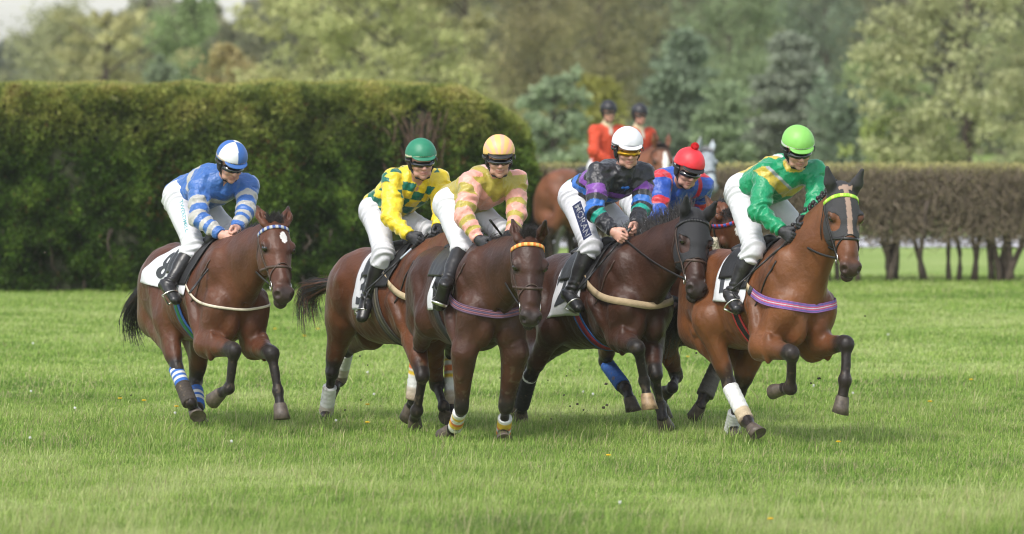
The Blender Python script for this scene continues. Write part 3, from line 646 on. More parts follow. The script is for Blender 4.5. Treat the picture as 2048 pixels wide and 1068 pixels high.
    # eyes, hooves
    for q_ in (-1, 1):
        m_ = MB(); m_.sphere(H(.205, q_ * .078, .014), .024 * HS, 14, 10); m_.build('eye', MATS['eye'], g)
    for key, (a, b, kn, fe, co, to) in legs.items():
        d = nrm(to - co); L = max(.075 * S, min(.11 * S, np.linalg.norm(to - co))); fw = nrm(X - d * d[0]) if abs(d[0]) < .95 else nrm(Z - d * d[2])
        if key in ('RF', 'LF', 'RH', 'LH') and (to - fe)[2] > -.04 and d[0] < 0: fw = -nrm(Z - d * d[2]) if abs(d[2]) < .9 else -X
        sdv = np.cross(fw, d); m_ = MB(); n = 20; rings = []
        for t, r, sh in ((-.12, .90, 0), (0, 1.0, 0), (.04, 1.03, 0), (.5, 1.14, .012), (1., 1.32, .024), (1.0, 1.18, .024), (.93, 1.02, .024)):
            th = np.arange(n) * 2 * PI / n; rr = .048 * S * r
            back = np.where(np.cos(th) < -.5, .78, 1.0)
            rings.append(co + d * L * t + fw * sh + (np.cos(th) * back * rr)[:, None] * fw + (np.sin(th) * rr)[:, None] * sdv)
        Vh = np.concatenate(rings + [[co + d * L * .90 + fw * .02]]); Qh = [(i * n + j, i * n + (j + 1) % n, (i + 1) * n + (j + 1) % n, (i + 1) * n + j) for i in range(6) for j in range(n)]
        Th = [(6 * n + j, 6 * n + (j + 1) % n, 7 * n) for j in range(n)]
        m_.add(Vh, Qh, Th); m_.build('hoof', h.get('hoofmat', {}).get(key, MATS['hoof']), g)
    # tail
    tp = h['tail']; dock = TR(-.90, 0, 1.40); P = [dock]
    for (px, py, lat) in tp: P.append(F.on(px, py, lat * S) if lat is not None else None)
    P = path_interp(P, 14); m_ = MB(); tw = h.get('tailw', .05)
    tg = np.gradient(P, axis=0); tg /= np.linalg.norm(tg, axis=1)[:, None]
    for i in range(h.get('tailn', 420)):
        o = rng.normal(0, 1, 3); o /= max(1, np.linalg.norm(o)); k0 = rng.integers(0, 5); k1 = rng.integers(9, 15); t = np.linspace(0, 1, k1 - k0)
        w_ = tw * (0.35 + np.linspace(k0 / 13, k1 / 13, k1 - k0) * 1.2); wob = rng.normal(0, .012, 3)
        pts = P[k0:k1] + o * w_[:, None] + np.outer(t ** 2, wob) * 2.5
        m_.tube(pts, np.linspace(.0035, .0012, len(pts)), 3, hair_c * rng.uniform(.6, 2.0) if rng.random() > h.get('tailbrown', .05) else np.array((.10, .04, .018)), cap=False)
    tcore = MB(); tcore.tube(P[:11], np.linspace(.035, tw * .9, 11) * np.array([1] * 8 + [.8, .5, .2]), 8, hair_c); m_.V += tcore.V; 
    m_.Q += [a + m_.n for a in tcore.Q]; m_.T += [a + m_.n for a in tcore.T]; m_.C += tcore.C; m_.n += tcore.n
    m_.build('tail', MATS['hair'], g)
    # mane
    m_ = MB(); mt = h.get('mane', 'short'); cr0 = TR(.34, 0, 1.585); cr1 = H(-.01, 0, .0)
    def crest(t):
        p = cr0 * (1 - t) + cr1 * t; nn = nrm(np.cross(Y, cr1 - cr0)); nn = nn if nn[2] > 0 else -nn
        o_ = p + nn * .35; hit = T['bvh'].ray_cast(Vector(o_), Vector(-nn)); return (np.array(hit[0]) if hit[0] else p), nn
    if mt == 'plaits':
        for i in range(13):
            p, nn = crest(.12 + .84 * i / 12)
            for j in range(4):
                m_.sphere(p + nn * (.012 + .010 * j) + rng.normal(0, .004, 3) + Y * .006 * (j % 2 * 2 - 1), .016 + .003 * (j == 2), 8, 6, hair_c)
    else:
        ln, up_, gr = {'short': (.135, .25, 1.0), 'flying': (.17, .9, .35)}[mt]; side = h.get('maneside', 1)
        R_ = []; D_ = []
        for i in range(h.get('manen', 700)):
            p, nn = crest(rng.uniform(.03, 1)); R_.append(p - nn * .006 + Y * rng.normal(0, .008)); D_.append(nn * up_ + Y * side * (.8 - up_ * .6) - e1 * .35 + Z * 0)
        hair(m_, R_, D_, ln, .0032, gr, .18, 6, hair_c)
    m_.build('mane', MATS['hair'], g)
    if h.get('forelock', True) and not h.get('hood'):
        m_ = MB(); R_ = [H(rng.uniform(-.035, .02), rng.normal(0, .022), .012 + .01 * rng.random()) for _ in range(260)]
        mode = h.get('forelock'); D_ = [(-u * .9 + f * .5 + l * rng.normal(0, .35)) if mode == 'up' else (u * .5 + f * .5 + l * rng.normal(0, .3)) for _ in R_]
        hair(m_, R_, D_, .085 if mode == 'up' else .11, .003, .4, .25, 5, hair_c * 1.6); m_.build('forelock', MATS['hair'], g)
    for b_ in ('ear',): pass
    print(h['name'], 'CW', round(float(np.linalg.norm(W - C)), 3), 'neck', round(float(np.linalg.norm(poll - nb)), 2), 'head', round(float(np.linalg.norm(muz - poll)), 2),
          {k: [round(float(np.linalg.norm(v[i + 1] - v[i])), 2) for i in range(5)] for k, v in legs.items()}, {k: round(float(v[5][2]), 2) for k, v in legs.items()})
    return h
MATS_init = True
mat('eye', (.008, .006, .005), .08, spec=.8); mat('hair', rough=.45, spec=.4, attr=True)
mat('hoof', (.085, .065, .050), .55, var=.35, vscale=30, bump=.3, bscale=40); mat('hoof_pale', (.27, .18, .10), .5, var=.5, vscale=22, bump=.2)
coatm = mat('horse_coat', rough=.47, spec=.30, attr=True, var=.25, vscale=5, bump=.45, bscale=34, sheen=.05)
def bay(a, b): return dict(coat=np.array(a), coat2=np.array(b), mat=coatm)
HD = {}
HD[1] = dict(hyaw=20, name='race_horse', label='bright bay race horse in a black hood with plaited mane, rightmost of the field', C=(1450, 501), W=(1560, 488), gy=878, head=28,
  **bay((0.1122, 0.0330, 0.0099), (0.1518, 0.0495, 0.0154)), poll=(1683, 376, .0), muz=(1703, 536, -.02), earR=(1654, 341), earL=(1725, 346), hood=True, mane='plaits',
  RF=[(1524, 693), (1584, 706), (1582, 778), (1567, 777), (1545, 775)], LF=[(1625, 693), (1693, 686), (1691, 760), (1685, 795), (1674, 836)],
  RH=[(1415, 640), (1458, 768), (1494, 842), (1503, 855), (1516, 873)], LH=[(1520, 670), (1478, 780), (1467, 850), (1469, 868), (1474, 884)],
  tail=[(1385, 590, 0), (1368, 612, .02), (1350, 650, .05), (1335, 700, .08)], tailw=.055)
HD[6] = dict(hyaw=26, name='race_horse', label='bay race horse with white star on its forehead, leftmost of the field', C=(352, 489), W=(450, 484), gy=850, head=26,
  **bay((0.0693, 0.0198, 0.0081), (0.0924, 0.0284, 0.0107)), poll=(548, 441, .0), muz=(569, 588, -.02), earR=(513, 417), earL=(577, 419), forelock='up', mane='short', blaze=(.10, .19, .022, .02),
  RF=[(412, 688), (468, 700), (459, 778), (442, 786), (426, 796)], LF=[(508, 690), (543, 706), (557, 782), (560, 810), (562, 840)],
  RH=[(335, 640), (354, 737), (382, 806), (389, 822), (393, 838)], LH=[(405, 655), (391, 762), (396, 815), (398, 836), (401, 850)],
  tail=[(278, 590, 0), (268, 615, 0), (262, 650, .02), (272, 680, .04)], tailw=.05)
HD[3] = dict(hyaw=30, name='race_horse', label='bay race horse under the rider in yellow and green, its head hidden', C=(738, 498), W=(842, 488), gy=846, head=30,
  **bay((0.0858, 0.0251, 0.0099), (0.1122, 0.0343, 0.0119)), poll=(935, 452, 0), muz=(980, 590, 0), mane='short', muzdark=.85,
  RF=[(828, 680), (845, 750), (834, 822), (829, 838), (826, 853)], LF=[(862, 685), (873, 768), (888, 815), (890, 827), (885, 838)],
  RH=[(685, 640), (664, 745), (653, 822), (651, 838), (649, 850)], LH=[(745, 665), (697, 695), (679, 762), (669, 774), (657, 785)],
  tail=[(640, 572, 0), (618, 578, .0), (612, 600, 0), (618, 640, 0)], tailw=.06, tailbrown=.4)
HD[4] = dict(hyaw=12, name='race_horse', label='dark bay race horse with orange browband, striped leg bandages, facing the camera', C=(893, 493), W=(962, 490), gy=868, head=18,
  **bay((0.0363, 0.0119, 0.0062), (0.0541, 0.0172, 0.0077)), poll=(1057, 470, .02), muz=(1063, 634, .03), earR=(1024, 444), earL=(1091, 447), forelock='up', mane='short',
  RF=[(928, 705), (923, 815), (912, 852), (902, 860), (888, 868)], LF=[(1030, 705), (1012, 812), (1007, 862), (1006, 874), (1006, 887)],
  RH=[(858, 640), (838, 700), (829, 798), (822, 812), (814, 832)], LH=[(905, 650), (903, 705), (904, 815), (905, 835), (902, 850)],
  tail=[(815, 600, .1), (820, 660, .1), (830, 700, .1)], tailw=.04)
HD[2] = dict(hyaw=24, name='race_horse', label='dark bay race horse in a full black hood with flying mane', C=(1125, 510), W=(1240, 490), gy=853, head=30,
  **bay((0.0330, 0.0112, 0.0062), (0.0475, 0.0158, 0.0077)), poll=(1388, 428, 0), muz=(1394, 572, 0), earR=(1373, 399), earL=(1432, 411), hood=True, mane='flying', maneside=1,
  RF=[(1238, 676), (1275, 695), (1289, 763), (1294, 790), (1297, 822)], LF=[(1302, 672), (1311, 747), (1321, 812), (1325, 836), (1328, 852)],
  RH=[(1105, 660), (1063, 748), (1046, 810), (1042, 822), (1038, 836)], LH=[(1128, 665), (1052, 742), (1034, 822), (1029, 836), (1024, 846)],
  tail=[(1050, 600, .1), (1040, 640, .1), (1045, 680, .1)], tailw=.04, hoofmat={'RF': MATS['hoof_pale']})
HD[5] = dict(hyaw=32, name='race_horse', label='bay race horse with sheepskin cheekpiece and red and blue browband', C=(1262, 500), W=(1368, 490), gy=838, head=32,
  **bay((0.0792, 0.0238, 0.0099), (0.0990, 0.0304, 0.0113)), poll=(1452, 416, 0), muz=(1486, 556, .0), earR=(1411, 398), blaze=(.10, .16, .014, .0), mane='short',
  RF=[(1330, 685), (1353, 752), (1345, 776), (1338, 780), (1330, 778)], LF=[(1440, 680), (1437, 725), (1410, 792), (1400, 812), (1386, 830)],
  RH=[(1225, 650), (1211, 722), (1252, 778), (1259, 796), (1264, 822)], LH=[(1290, 670), (1302, 745), (1322, 800), (1326, 815), (1326, 832)],
  tail=[(1180, 600, .1), (1175, 640, .1), (1180, 680, .1)], tailw=.04, tailn=150)
for k in [6, 3, 5, 2, 4, 1]: horse(HD[k])
# ------------------------------------------------------------------ tack (worn by the horse: its parts)
LEA = mat('leather_black', (.012, .011, .010), .42, spec=.5, var=.3, vscale=40, bump=.15)
BRN = mat('leather_brown', (.055, .032, .022), .5, spec=.4, var=.3, vscale=40, bump=.15)
STEEL = mat('steel', (.6, .58, .52), .28, metal=1.0); TAN = mat('webbing_tan', (.42, .32, .19), .8, var=.2, vscale=30, bump=.3, bscale=200)
CLOTHW = mat('saddle_cloth', (.58, .58, .60), .75, var=.03, vscale=6, bump=.25, bscale=30, dirt=((.40, .36, .30), 18, .62))
BLK = mat('rubber_black', (.014, .014, .015), .6, var=.2)
WRAP = mat('bandage', rough=.85, attr=True, bump=.5, bscale=90, var=.12, vscale=30, dirt=((.20, .14, .08), 14, .60))
def cast(h, o, d):
    r = h['T']['bvh'].ray_cast(Vector(o), Vector(nrm(d)))
    return (np.array(r[0]), nrm(d)) if r[0] is not None else (None, None)
def loop(h, c, a, b, a0, a1, n=48, off=.004, cut=.4):
    P, N_ = [], []
    for t in np.linspace(math.radians(a0), math.radians(a1), n):
        d = nrm(a * math.cos(t) + b * math.sin(t)); p, q = cast(h, c, d)
        if p is None or np.linalg.norm(p - c) > cut: continue
        P.append(p + d * off); N_.append(d)
    return np.array(P), np.array(N_)
def sm(P, n=2):
    for _ in range(n):
        q = P.copy(); q[1:-1] = (P[:-2] + 2 * P[1:-1] + P[2:]) / 4; P = q
    return P
def taut(P, N_, k):      # pull a strap taut: it bridges hollows but never cuts into the body
    N_ = np.asarray(N_)
    for _ in range(k): P = P + N_ * np.maximum(0, ((sm(P, 1) - P) * N_).sum(1))[:, None]
    return sm(P, 1)
def strap(h, name, P, N_, w, m, th=.004, col=None):
    b = MB(); b.ribbon(sm(P), N_, w, th, col); return b.build(name, m, h['T']['root'], smooth=False)
def text_mesh(txt, size, bold=.0, sub=3):
    cu = bpy.data.curves.new('t', 'FONT'); cu.body = txt; cu.size = size; cu.align_x = 'CENTER'; cu.align_y = 'CENTER'; cu.offset = bold; cu.resolution_u = 4
    o = bpy.data.objects.new('t', cu); SC.collection.objects.link(o); dg = bpy.context.evaluated_depsgraph_get(); dg.update()
    me = o.evaluated_get(dg).to_mesh(); import bmesh
    bm = bmesh.new(); bm.from_mesh(me); bmesh.ops.triangulate(bm, faces=bm.faces)
    for _ in range(sub):
        es = [e for e in bm.edges if e.calc_length() > size * .12]
        if not es: break
        bmesh.ops.subdivide_edges(bm, edges=es, cuts=1); bmesh.ops.triangulate(bm, faces=bm.faces)
    bm.verts.ensure_lookup_table(); V = np.array([v.co[:2] for v in bm.verts]); T_ = np.array([[v.index for v in f.verts] for f in bm.faces])
    bm.free(); o.evaluated_get(dg).to_mesh_clear(); bpy.data.objects.remove(o); bpy.data.curves.remove(cu); return V, T_
def panel2d(w, hgt, n=10):
    xs = np.linspace(-w / 2, w / 2, n); ys = np.linspace(-hgt / 2, hgt / 2, n); V = np.array([(x, y) for y in ys for x in xs])
    return V, np.array([t for i in range(n - 1) for j in range(n - 1) for t in ((i * n + j, i * n + j + 1, (i + 1) * n + j + 1), (i * n + j, (i + 1) * n + j + 1, (i + 1) * n + j))])
def tack(h, t):
    T = h['T']; TR, H, u, l, f, HS, S = T['TR'], T['H'], T['u'], T['l'], T['f'], T['HS'], h['F'].S; e1 = T['e1']; e3 = T['e3']; root = T['root']
    lc = t.get('leather', LEA)
    sc_ = LEA
    # hood first (straps lie on it)
    ho = .0
    if h.get('hood'):
        g = T['Hd'].grown(.0065)
        for p in T['sdf'].p:      # ears
            pass
        for (b, tip, m) in T['ears']:
            d = nrm(tip - b); sd_ = nrm(f - d * (f @ d)); g.K(b, m, .033 * HS, .038 * HS, .02, .8, sd_); g.K(m, tip - d * .008, .038 * HS, .016, .02, .9, sd_)
        g.K(H(.02, 0, -.03), H(.12, 0, -.15), .11 * HS, .05 * HS, .03, .8, l); RHm = np.stack([u, l, f])
        def cutf(P):
            q = (P - T['poll']) @ RHm.T / HS; q[:, 1] /= 1.2
            return (q[:, 0] - (.345 + .25 * np.clip(-q[:, 2], 0, .12))) * HS
        def eyes(P):
            q = (P - T['poll']) @ RHm.T / HS; q[:, 1] /= 1.2
            r = np.sqrt(((q[:, 0] - .222) / .066) ** 2 + ((q[:, 2] - .004) / .050) ** 2)
            return np.where(np.abs(q[:, 1]) > .046, (1 - r) * .04, -1.0)
        def back(P):
            q = (P - T['poll']) @ RHm.T / HS; q[:, 1] /= 1.2
            r = -(q[:, 0] + .03); b_ = -(q[:, 2] + .17)
            return np.where(q[:, 2] < .0, np.maximum(r, b_) * HS, -1)
        g.cut = [cutf, eyes, back]
        V, Q = g.mesh(.0065); q = (V - T['poll']) @ RHm.T / HS; q[:, 1] /= 1.2
        col = np.tile(t['hood'], (len(V), 1))
        if t.get('hoodstripe') is not None:
            m_ = (np.abs(q[:, 1]) < .015) & (q[:, 2] > 0) & (q[:, 0] > -.02); col[m_] = t['hoodstripe']
            m2 = (np.abs(q[:, 0] - .005) < .014) & (np.abs(q[:, 1]) < .038) & (q[:, 2] > 0); col[m2] = t['hoodstripe']
        hm = mesh_np('hood', V, Q, mat('hood_fabric', rough=.8, attr=True, var=.08, bump=.3, bscale=120), root, col); ho = .008
    # bridle
    br = []
    c1 = H(.325, 0, -.04); P, N_ = loop(h, c1, l, nrm(f + u * .45), 0, 360, 60, .004 + ho * 0, .2); nb_ = strap(h, 'noseband', P, N_, .018 * HS, lc)
    c2 = H(.41, 0, -.04); P, N_ = loop(h, c2, l, nrm(f - u * .75), 0, 360, 60, .004, .2); strap(h, 'noseband', P, N_, .014 * HS, lc)
    P, N_ = loop(h, H(.065, 0, -.03), l, nrm(f), -12, 192, 40, .005 + ho, .25)
    m_ = MB(); P = sm(P); n = len(P)
    for i in range(n - 1):
        cc = t['brow'][i // 2 % len(t['brow'])]; m_.ribbon(P[i:i + 2], N_[i:i + 2], .024 * HS, .007, cc)
    m_.build('browband', mat('browband_paint', rough=.45, attr=True), root, smooth=False)
    for q in (-1, 1):
        P, N_ = [], []
        for k in np.linspace(0, 1, 16):
            c = H(.045 + .40 * k, 0, -.035 - .028 * k); p, d = cast(h, c, l * q)
            if p is not None: P.append(p + d * (.005 + ho)); N_.append(d)
        if len(P) > 3: strap(h, 'cheekpiece', np.array(P), np.array(N_), .016 * HS, lc)
        P, N_ = [], []
        for k in np.linspace(0, 1, 18):
            c = H(.04 + .20 * k, 0, -.05 - .125 * k); p, d = cast(h, c, nrm(l * q - f * .35 * k))
            if p is not None: P.append(p + d * (.005 + ho)); N_.append(d)
        if len(P) > 3: strap(h, 'throat_lash', np.array(P), np.array(N_), .010 * HS, lc)
        bc = H(.455, 0, -.06); p, d = cast(h, bc, l * q)
        if p is None: p = bc + l * q * .05
        p = p + l * q * .006; T['bit%d' % q] = p; m_ = MB(); th = np.linspace(0, 2 * PI, 25)
        m_.tube(p + l * q * .006 + (np.cos(th)[:, None] * u + np.sin(th)[:, None] * (f * .9 + l * q * .2)) * .033 * HS, .0042, 6, cap=False); m_.build('bit_ring', STEEL, root)
    if t.get('cheekroll'):
        for q in (-1, 1):
            m_ = MB(); P = []
            for k in np.linspace(.25, .95, 12):
                c = H(.045 + .40 * k, 0, -.035 - .028 * k); p, d = cast(h, c, l * q); P.append(p + d * .025)
            P = sm(np.array(P)); m_.tube(P, .033, 14); o = m_.build('sheepskin_roll', mat('sheepskin', (.62, .56, .42), .95, bump=1, bscale=60, bdist=.03, var=.1), root)
    # breastplate
    if t.get('breast'):
        b = t['breast']; P, N_ = [], []; zf, zs = b.get('z', (1.13, 1.40))
        for k in np.linspace(-1, 1, 60):
            ph = k * math.radians(118); z = zf + (zs - zf) * abs(k) ** b.get('pw', 1.3); c = TR(.26, 0, z); d = e1 * math.cos(ph) + Y * math.sin(ph)
            p, dd = cast(h, c, d)
            if p is not None: P.append(p + dd * .007); N_.append(dd)
        P = taut(np.array(P), N_, 40); N_ = np.array(N_); n = len(P); m_ = MB()
        if 'stripes' in b:
            W = b['w']; ns = len(b['stripes']); tg = np.gradient(P, axis=0); tg /= np.linalg.norm(tg, axis=1)[:, None]; bb = np.cross(tg, N_); bb /= np.linalg.norm(bb, axis=1)[:, None]
            i0, i1 = int(n * .18), int(n * .82)
            for j, cc in enumerate(b['stripes']):
                m_.ribbon((P + bb * W * ((j + .5) / ns - .5))[i0:i1], N_[i0:i1], W / ns * 1.0, .005, cc)
            for sl_ in (slice(0, i0 + 1), slice(i1 - 1, n)): m_.ribbon(P[sl_], N_[sl_], W * .8, .005, (.42, .33, .20))
            for i in (i0, i1 - 2): m_.ribbon(P[i - 1:i + 2] + N_[i - 1:i + 2] * .002, N_[i - 1:i + 2], W * 1.05, .008, (.03, .03, .03))
        else: m_.ribbon(P, N_, b['w'], .006, b['c'])
        m_.build('breastplate', mat('webbing', rough=.8, attr=True, var=.12, vscale=25, bump=.3, bscale=150), root, smooth=False)
    if t.get('neckstrap', True):
        c = TR(.52, 0, 1.36); P, N_ = loop(h, c, Y, nrm(e3 * .75 + e1 * .55), -215, 35, 50, .004, .5); strap(h, 'neck_strap', P, N_, .013, lc)
    # girth
    b = t['girth']; xg = b.get('x', .10); P, N_ = loop(h, TR(xg, 0, 1.24), Y, nrm(e3 + e1 * b.get('sl', -.18)), -215, 35, 70, .006, .6); P = taut(P, N_, 12); m_ = MB(); W = .10
    tg = np.gradient(P, axis=0); tg /= np.linalg.norm(tg, axis=1)[:, None]; bb = np.cross(tg, N_)
    for j, (cc, w_) in enumerate(b['c']): pass
    x = -.5
    for cc, w_ in b['c']: m_.ribbon(P + bb * W * (x + w_ / 2), N_, W * w_, .008, cc); x += w_
    m_.build('girth', mat('webbing'), root, smooth=False)
    # saddle cloth: draped sheet, right edge corners given in photograph pixels
    k = t['cloth']; F = h['F']; LA = -.27 * S
    tr, br_, bf, tf = [F.on(*k[i], la) for i, la in enumerate((-.12 * S, LA, LA, -.12 * S))]
    inv = lambda p: ((p - TR(0, 0, 0)) @ e1 / S, (p - TR(0, 0, 0)) @ e3 / S)
    xs = [max(-.58, min(.25, inv(p)[0])) for p in (tr, br_, bf, tf)]; xs[3] = min(xs[3], .22); xs[0] = max(xs[0], -.42); zc = 1.25
    angb = [min(118, max(60, math.degrees(math.atan2(.27, inv(p)[1] - zc)))) for p in (br_, bf)]
    def surf(uu, v, off=.012):    # uu 0 rear..1 front ; v -1 (right hem) .. 0 spine .. 1 left hem
        a = abs(v); xr = xs[0] + (xs[1] - xs[0]) * a ** 1.1; xf = xs[3] + (xs[2] - xs[3]) * a; x = xr * (1 - uu) + xf * uu
        ang = math.radians((angb[0] * (1 - uu) + angb[1] * uu) * v); c = TR(x, 0, zc); d = e3 * math.cos(ang) + Y * math.sin(ang)
        p, dd = cast(h, c, d)
        if p is None: p, dd = c + d * .28, d
        wob = .006 * math.sin(uu * 9 + v * 7) * a + .010 * a * max(0, 1 - uu * 2) * 1.0
        return p + dd * (off + wob), dd
    T['surf'] = surf; nu, nv = 26, 60; V = []
    for i in range(nv):
        for j in range(nu): V.append(surf(j / (nu - 1), -1 + 2 * i / (nv - 1))[0])
    V = np.array(V); N0 = len(V); Vi = []
    for i in range(nv):
        for j in range(nu): Vi.append(surf(j / (nu - 1), -1 + 2 * i / (nv - 1), .004)[0])
    Q = np.array([(i * nu + j, i * nu + j + 1, (i + 1) * nu + j + 1, (i + 1) * nu + j) for i in range(nv - 1) for j in range(nu - 1)])
    rim = [j for j in range(nu)] + [i * nu + nu - 1 for i in range(1, nv)] + [(nv - 1) * nu + j for j in range(nu - 2, -1, -1)] + [i * nu for i in range(nv - 2, 0, -1)]
    QR = [(rim[i], rim[i - 1], rim[i - 1] + N0, rim[i] + N0) for i in range(len(rim))]
    cl = mesh_np('saddle_cloth', np.concatenate([V, Vi]), [np.concatenate([Q, Q[:, ::-1] + N0, QR])], CLOTHW, root)
    if t.get('num'):
        V2, T2 = text_mesh(t['num'], t.get('numsize', .26), .008, 3); cu, cv, ro, asp = t.get('numpos', (.22, -.72, 0, 1))
        x0, _ = surf(cu, cv); ud = nrm(surf(cu + .04, cv)[0] - x0); vd = nrm(surf(cu, cv + .03)[0] - x0)
        Lu = np.linalg.norm(surf(cu + .1, cv)[0] - x0) / .1; Lv = np.linalg.norm(surf(cu, cv + .05)[0] - x0) / .05; ca, sa = math.cos(math.radians(ro)), math.sin(math.radians(ro))
        V2 = np.stack([V2[:, 0] * ca * asp - V2[:, 1] * sa, V2[:, 0] * sa * asp + V2[:, 1] * ca], 1)
        Vn = np.array([surf(cu + a / Lu, max(-.995, cv + b_ / Lv), .016)[0] for a, b_ in V2])
        mesh_np('number', Vn, [T2], mat('number_ink', (.035, .038, .045), .7), cl, smooth=False)
    # pad and saddle
    def patch(name, x0, x1, a0, a1, off, m__, th=.012, nx=16, na=30, shp=0.0):
        rows = []
        for o_ in (off, off + th):
            for i in range(na):
                v = a0 + (a1 - a0) * i / (na - 1)
                for j in range(nx):
                    tt_ = j / (nx - 1); xx = x0 + (x1 - x0) * tt_ + shp * abs(v) / 90; c = TR(xx, 0, zc); ang = math.radians(v); d = e3 * math.cos(ang) + Y * math.sin(ang); p, dd = cast(h, c, d)
                    if p is None: p = c + d * .28
                    rows.append(p + d * o_)
        n0 = nx * na; q = [(i * nx + j, i * nx + j + 1, (i + 1) * nx + j + 1, (i + 1) * nx + j) for i in range(na - 1) for j in range(nx - 1)]
        rim = [j for j in range(nx)] + [i * nx + nx - 1 for i in range(1, na)] + [(na - 1) * nx + j for j in range(nx - 2, -1, -1)] + [i * nx for i in range(na - 2, 0, -1)]
        Q = np.array([a[::-1] for a in q] + [tuple(z + n0 for z in a) for a in q] + [(rim[i - 1], rim[i], rim[i] + n0, rim[i - 1] + n0) for i in range(len(rim))])
        return mesh_np(name, np.array(rows), [Q], m__, root)
    patch('saddle_pad', t.get('padx', .12), t.get('padx', .12) + .20, -80, 80, .014, t.get('pad', BLK), .01, 12, 40, -.10)
    patch('saddle', -.10, .20, -62, 62, .020, LEA, .012, 16, 40, -.04)
    sd = Sdf(); sd.E(TR(-.17, 0, 1.60), (.05 * S, .12 * S, .035 * S), k=.03); sd.E(TR(.18, 0, 1.66), (.05, .05, .03), k=.03); sd.K(TR(-.15, 0, 1.60), TR(.17, 0, 1.62), .05, .045, .04, 1.6, Y)
    V, Q = sd.mesh(.009); mesh_np('saddle_seat', V, Q, LEA, root)
    # bandages and boots on the legs
    for key, bs in t.get('wraps', {}).items():
        a, st, kn, fe, co, to = T['legs'][key]; d = nrm(fe - kn); L = np.linalg.norm(fe - kn)
        for (t0, t1, r0, r1, cols, nm, m__) in bs:
            m_ = MB(); n = 24; kb = nrm(nrm(kn - st) + nrm(kn - fe)) if key[1] == 'H' else -nrm(nrm(kn - st) + nrm(kn - fe))
            kb = nrm(kb - d * (kb @ d)); P = np.array([kn + (fe - kn) * (t0 + (t1 - t0) * i / (n - 1)) + kb * .010 for i in range(n)])
            r = np.linspace(r0, r1, n) * S + .0018 * np.sin(np.arange(n) * 1.9)
            m_.tube(P, r, 18, None); o_ = m_; cc = np.zeros((o_.n, 3)); 
            for i in range(n): cc[i * 18:(i + 1) * 18] = cols[min(len(cols) - 1, int(len(cols) * i / n))]
            cc[n * 18] = cols[0]; cc[n * 18 + 1] = cols[-1]; m_.C = [cc]; m_.build(nm, m__ or WRAP, root)
def reins(h, hands, sag=.03):
    T = h['T']; root = T['root']
    for q, hp in hands:
        b = T['bit%d' % q]; P = np.array([b * (1 - t) + hp * t + Z * (-sag * math.sin(PI * t)) for t in np.linspace(0, 1, 16)])
        sd_ = nrm(np.cross(hp - b, Z)); m_ = MB(); m_.ribbon(P, np.tile(sd_ * q * 1.0, (16, 1)) if (sd_[1] * q) > 0 else np.tile(-sd_ * q * -1.0 * -1, (16, 1)), .017, .004); m_.build('rein', T.get('reinm', LEA), root, smooth=False)
Wt = (.62, .62, .60); BLU = (.03, .12, .42); RED = (.45, .03, .03); YEL = (.62, .42, .03); ORG = (.60, .16, .04); MUD = (.16, .12, .085); K0 = (.012, .012, .013); G0 = (.05, .045, .04)
TK = {}
TK[1] = dict(hood=np.array((.030, .029, .030)), hoodstripe=(.30, .205, .155), brow=[(.30, .62, .03), (.36, .70, .05), (.55, .65, .12)],
  breast=dict(w=.066, z=(1.12, 1.39), stripes=[(.22, .09, .28), (.10, .10, .30), (.26, .10, .32), (.45, .08, .12), (.45, .40, .50), (.45, .08, .12), (.26, .10, .32), (.10, .10, .30), (.22, .09, .28)]),
  girth=dict(c=[(RED, .2), (K0, .6), (RED, .2)]), cloth=[(1463, 500), (1427, 602), (1506, 604), (1578, 486)], num='1', numsize=.40, numpos=(.24, -.62, 8, 1), padx=.14,
  wraps=dict(RH=[(.08, 1.0, .060, .058, [Wt] * 7 + [(.45, .36, .24)] * 3 + [(.20, .15, .10)], 'bandage', None)], LH=[(.62, 1.15, .052, .060, [Wt], 'bandage', None)]))
TK[6] = dict(brow=[(.42, .42, .42), (.05, .09, .28)], leather=BRN, breast=dict(w=.020, z=(1.10, 1.38), c=(.55, .48, .38), pw=1.5), girth=dict(c=[(BLU, .3), (K0, .1), ((.02, .16, .05), .5), (BLU, .1)]),
  cloth=[(356, 500), (286, 566), (372, 590), (434, 490)], num='8', numsize=.34, numpos=(.26, -.62, 6, 1), padx=.14,
  wraps=dict(RH=[(-.02, .48, .057, .054, [BLU, Wt, BLU, Wt, BLU, Wt, BLU, BLU], 'bandage', None), (.45, .98, .058, .060, [(.045, .035, .028)], 'fetlock_boot', None)], LH=[(.30, .95, .055, .056, [BLU, BLU, Wt, BLU, Wt, BLU, BLU], 'bandage', None)]))
TK[3] = dict(brow=[K0], breast=dict(w=.05, z=(1.14, 1.40), c=(.42, .33, .20)), girth=dict(c=[((.05, .045, .04), .3), ((.10, .09, .06), .4), ((.05, .045, .04), .3)]),
  cloth=[(745, 512), (703, 620), (742, 614), (830, 486)], num='3', numsize=.36, numpos=(.42, -.72, 10, 1), padx=.14,
  wraps=dict(RH=[(.35, 1.05, .054, .058, [Wt, Wt, (.45, .4, .34)], 'bandage', None)], LH=[(.20, .98, .055, .062, [Wt, Wt, (.45, .4, .34), (.2, .16, .12)], 'bandage', None)]))
STR = [Wt, YEL, Wt, ORG, ORG, Wt, YEL, Wt, Wt, Wt, Wt, (.5, .44, .36), (.45, .38, .30), (.4, .33, .25), (.38, .30, .22), (.34, .25, .18)]
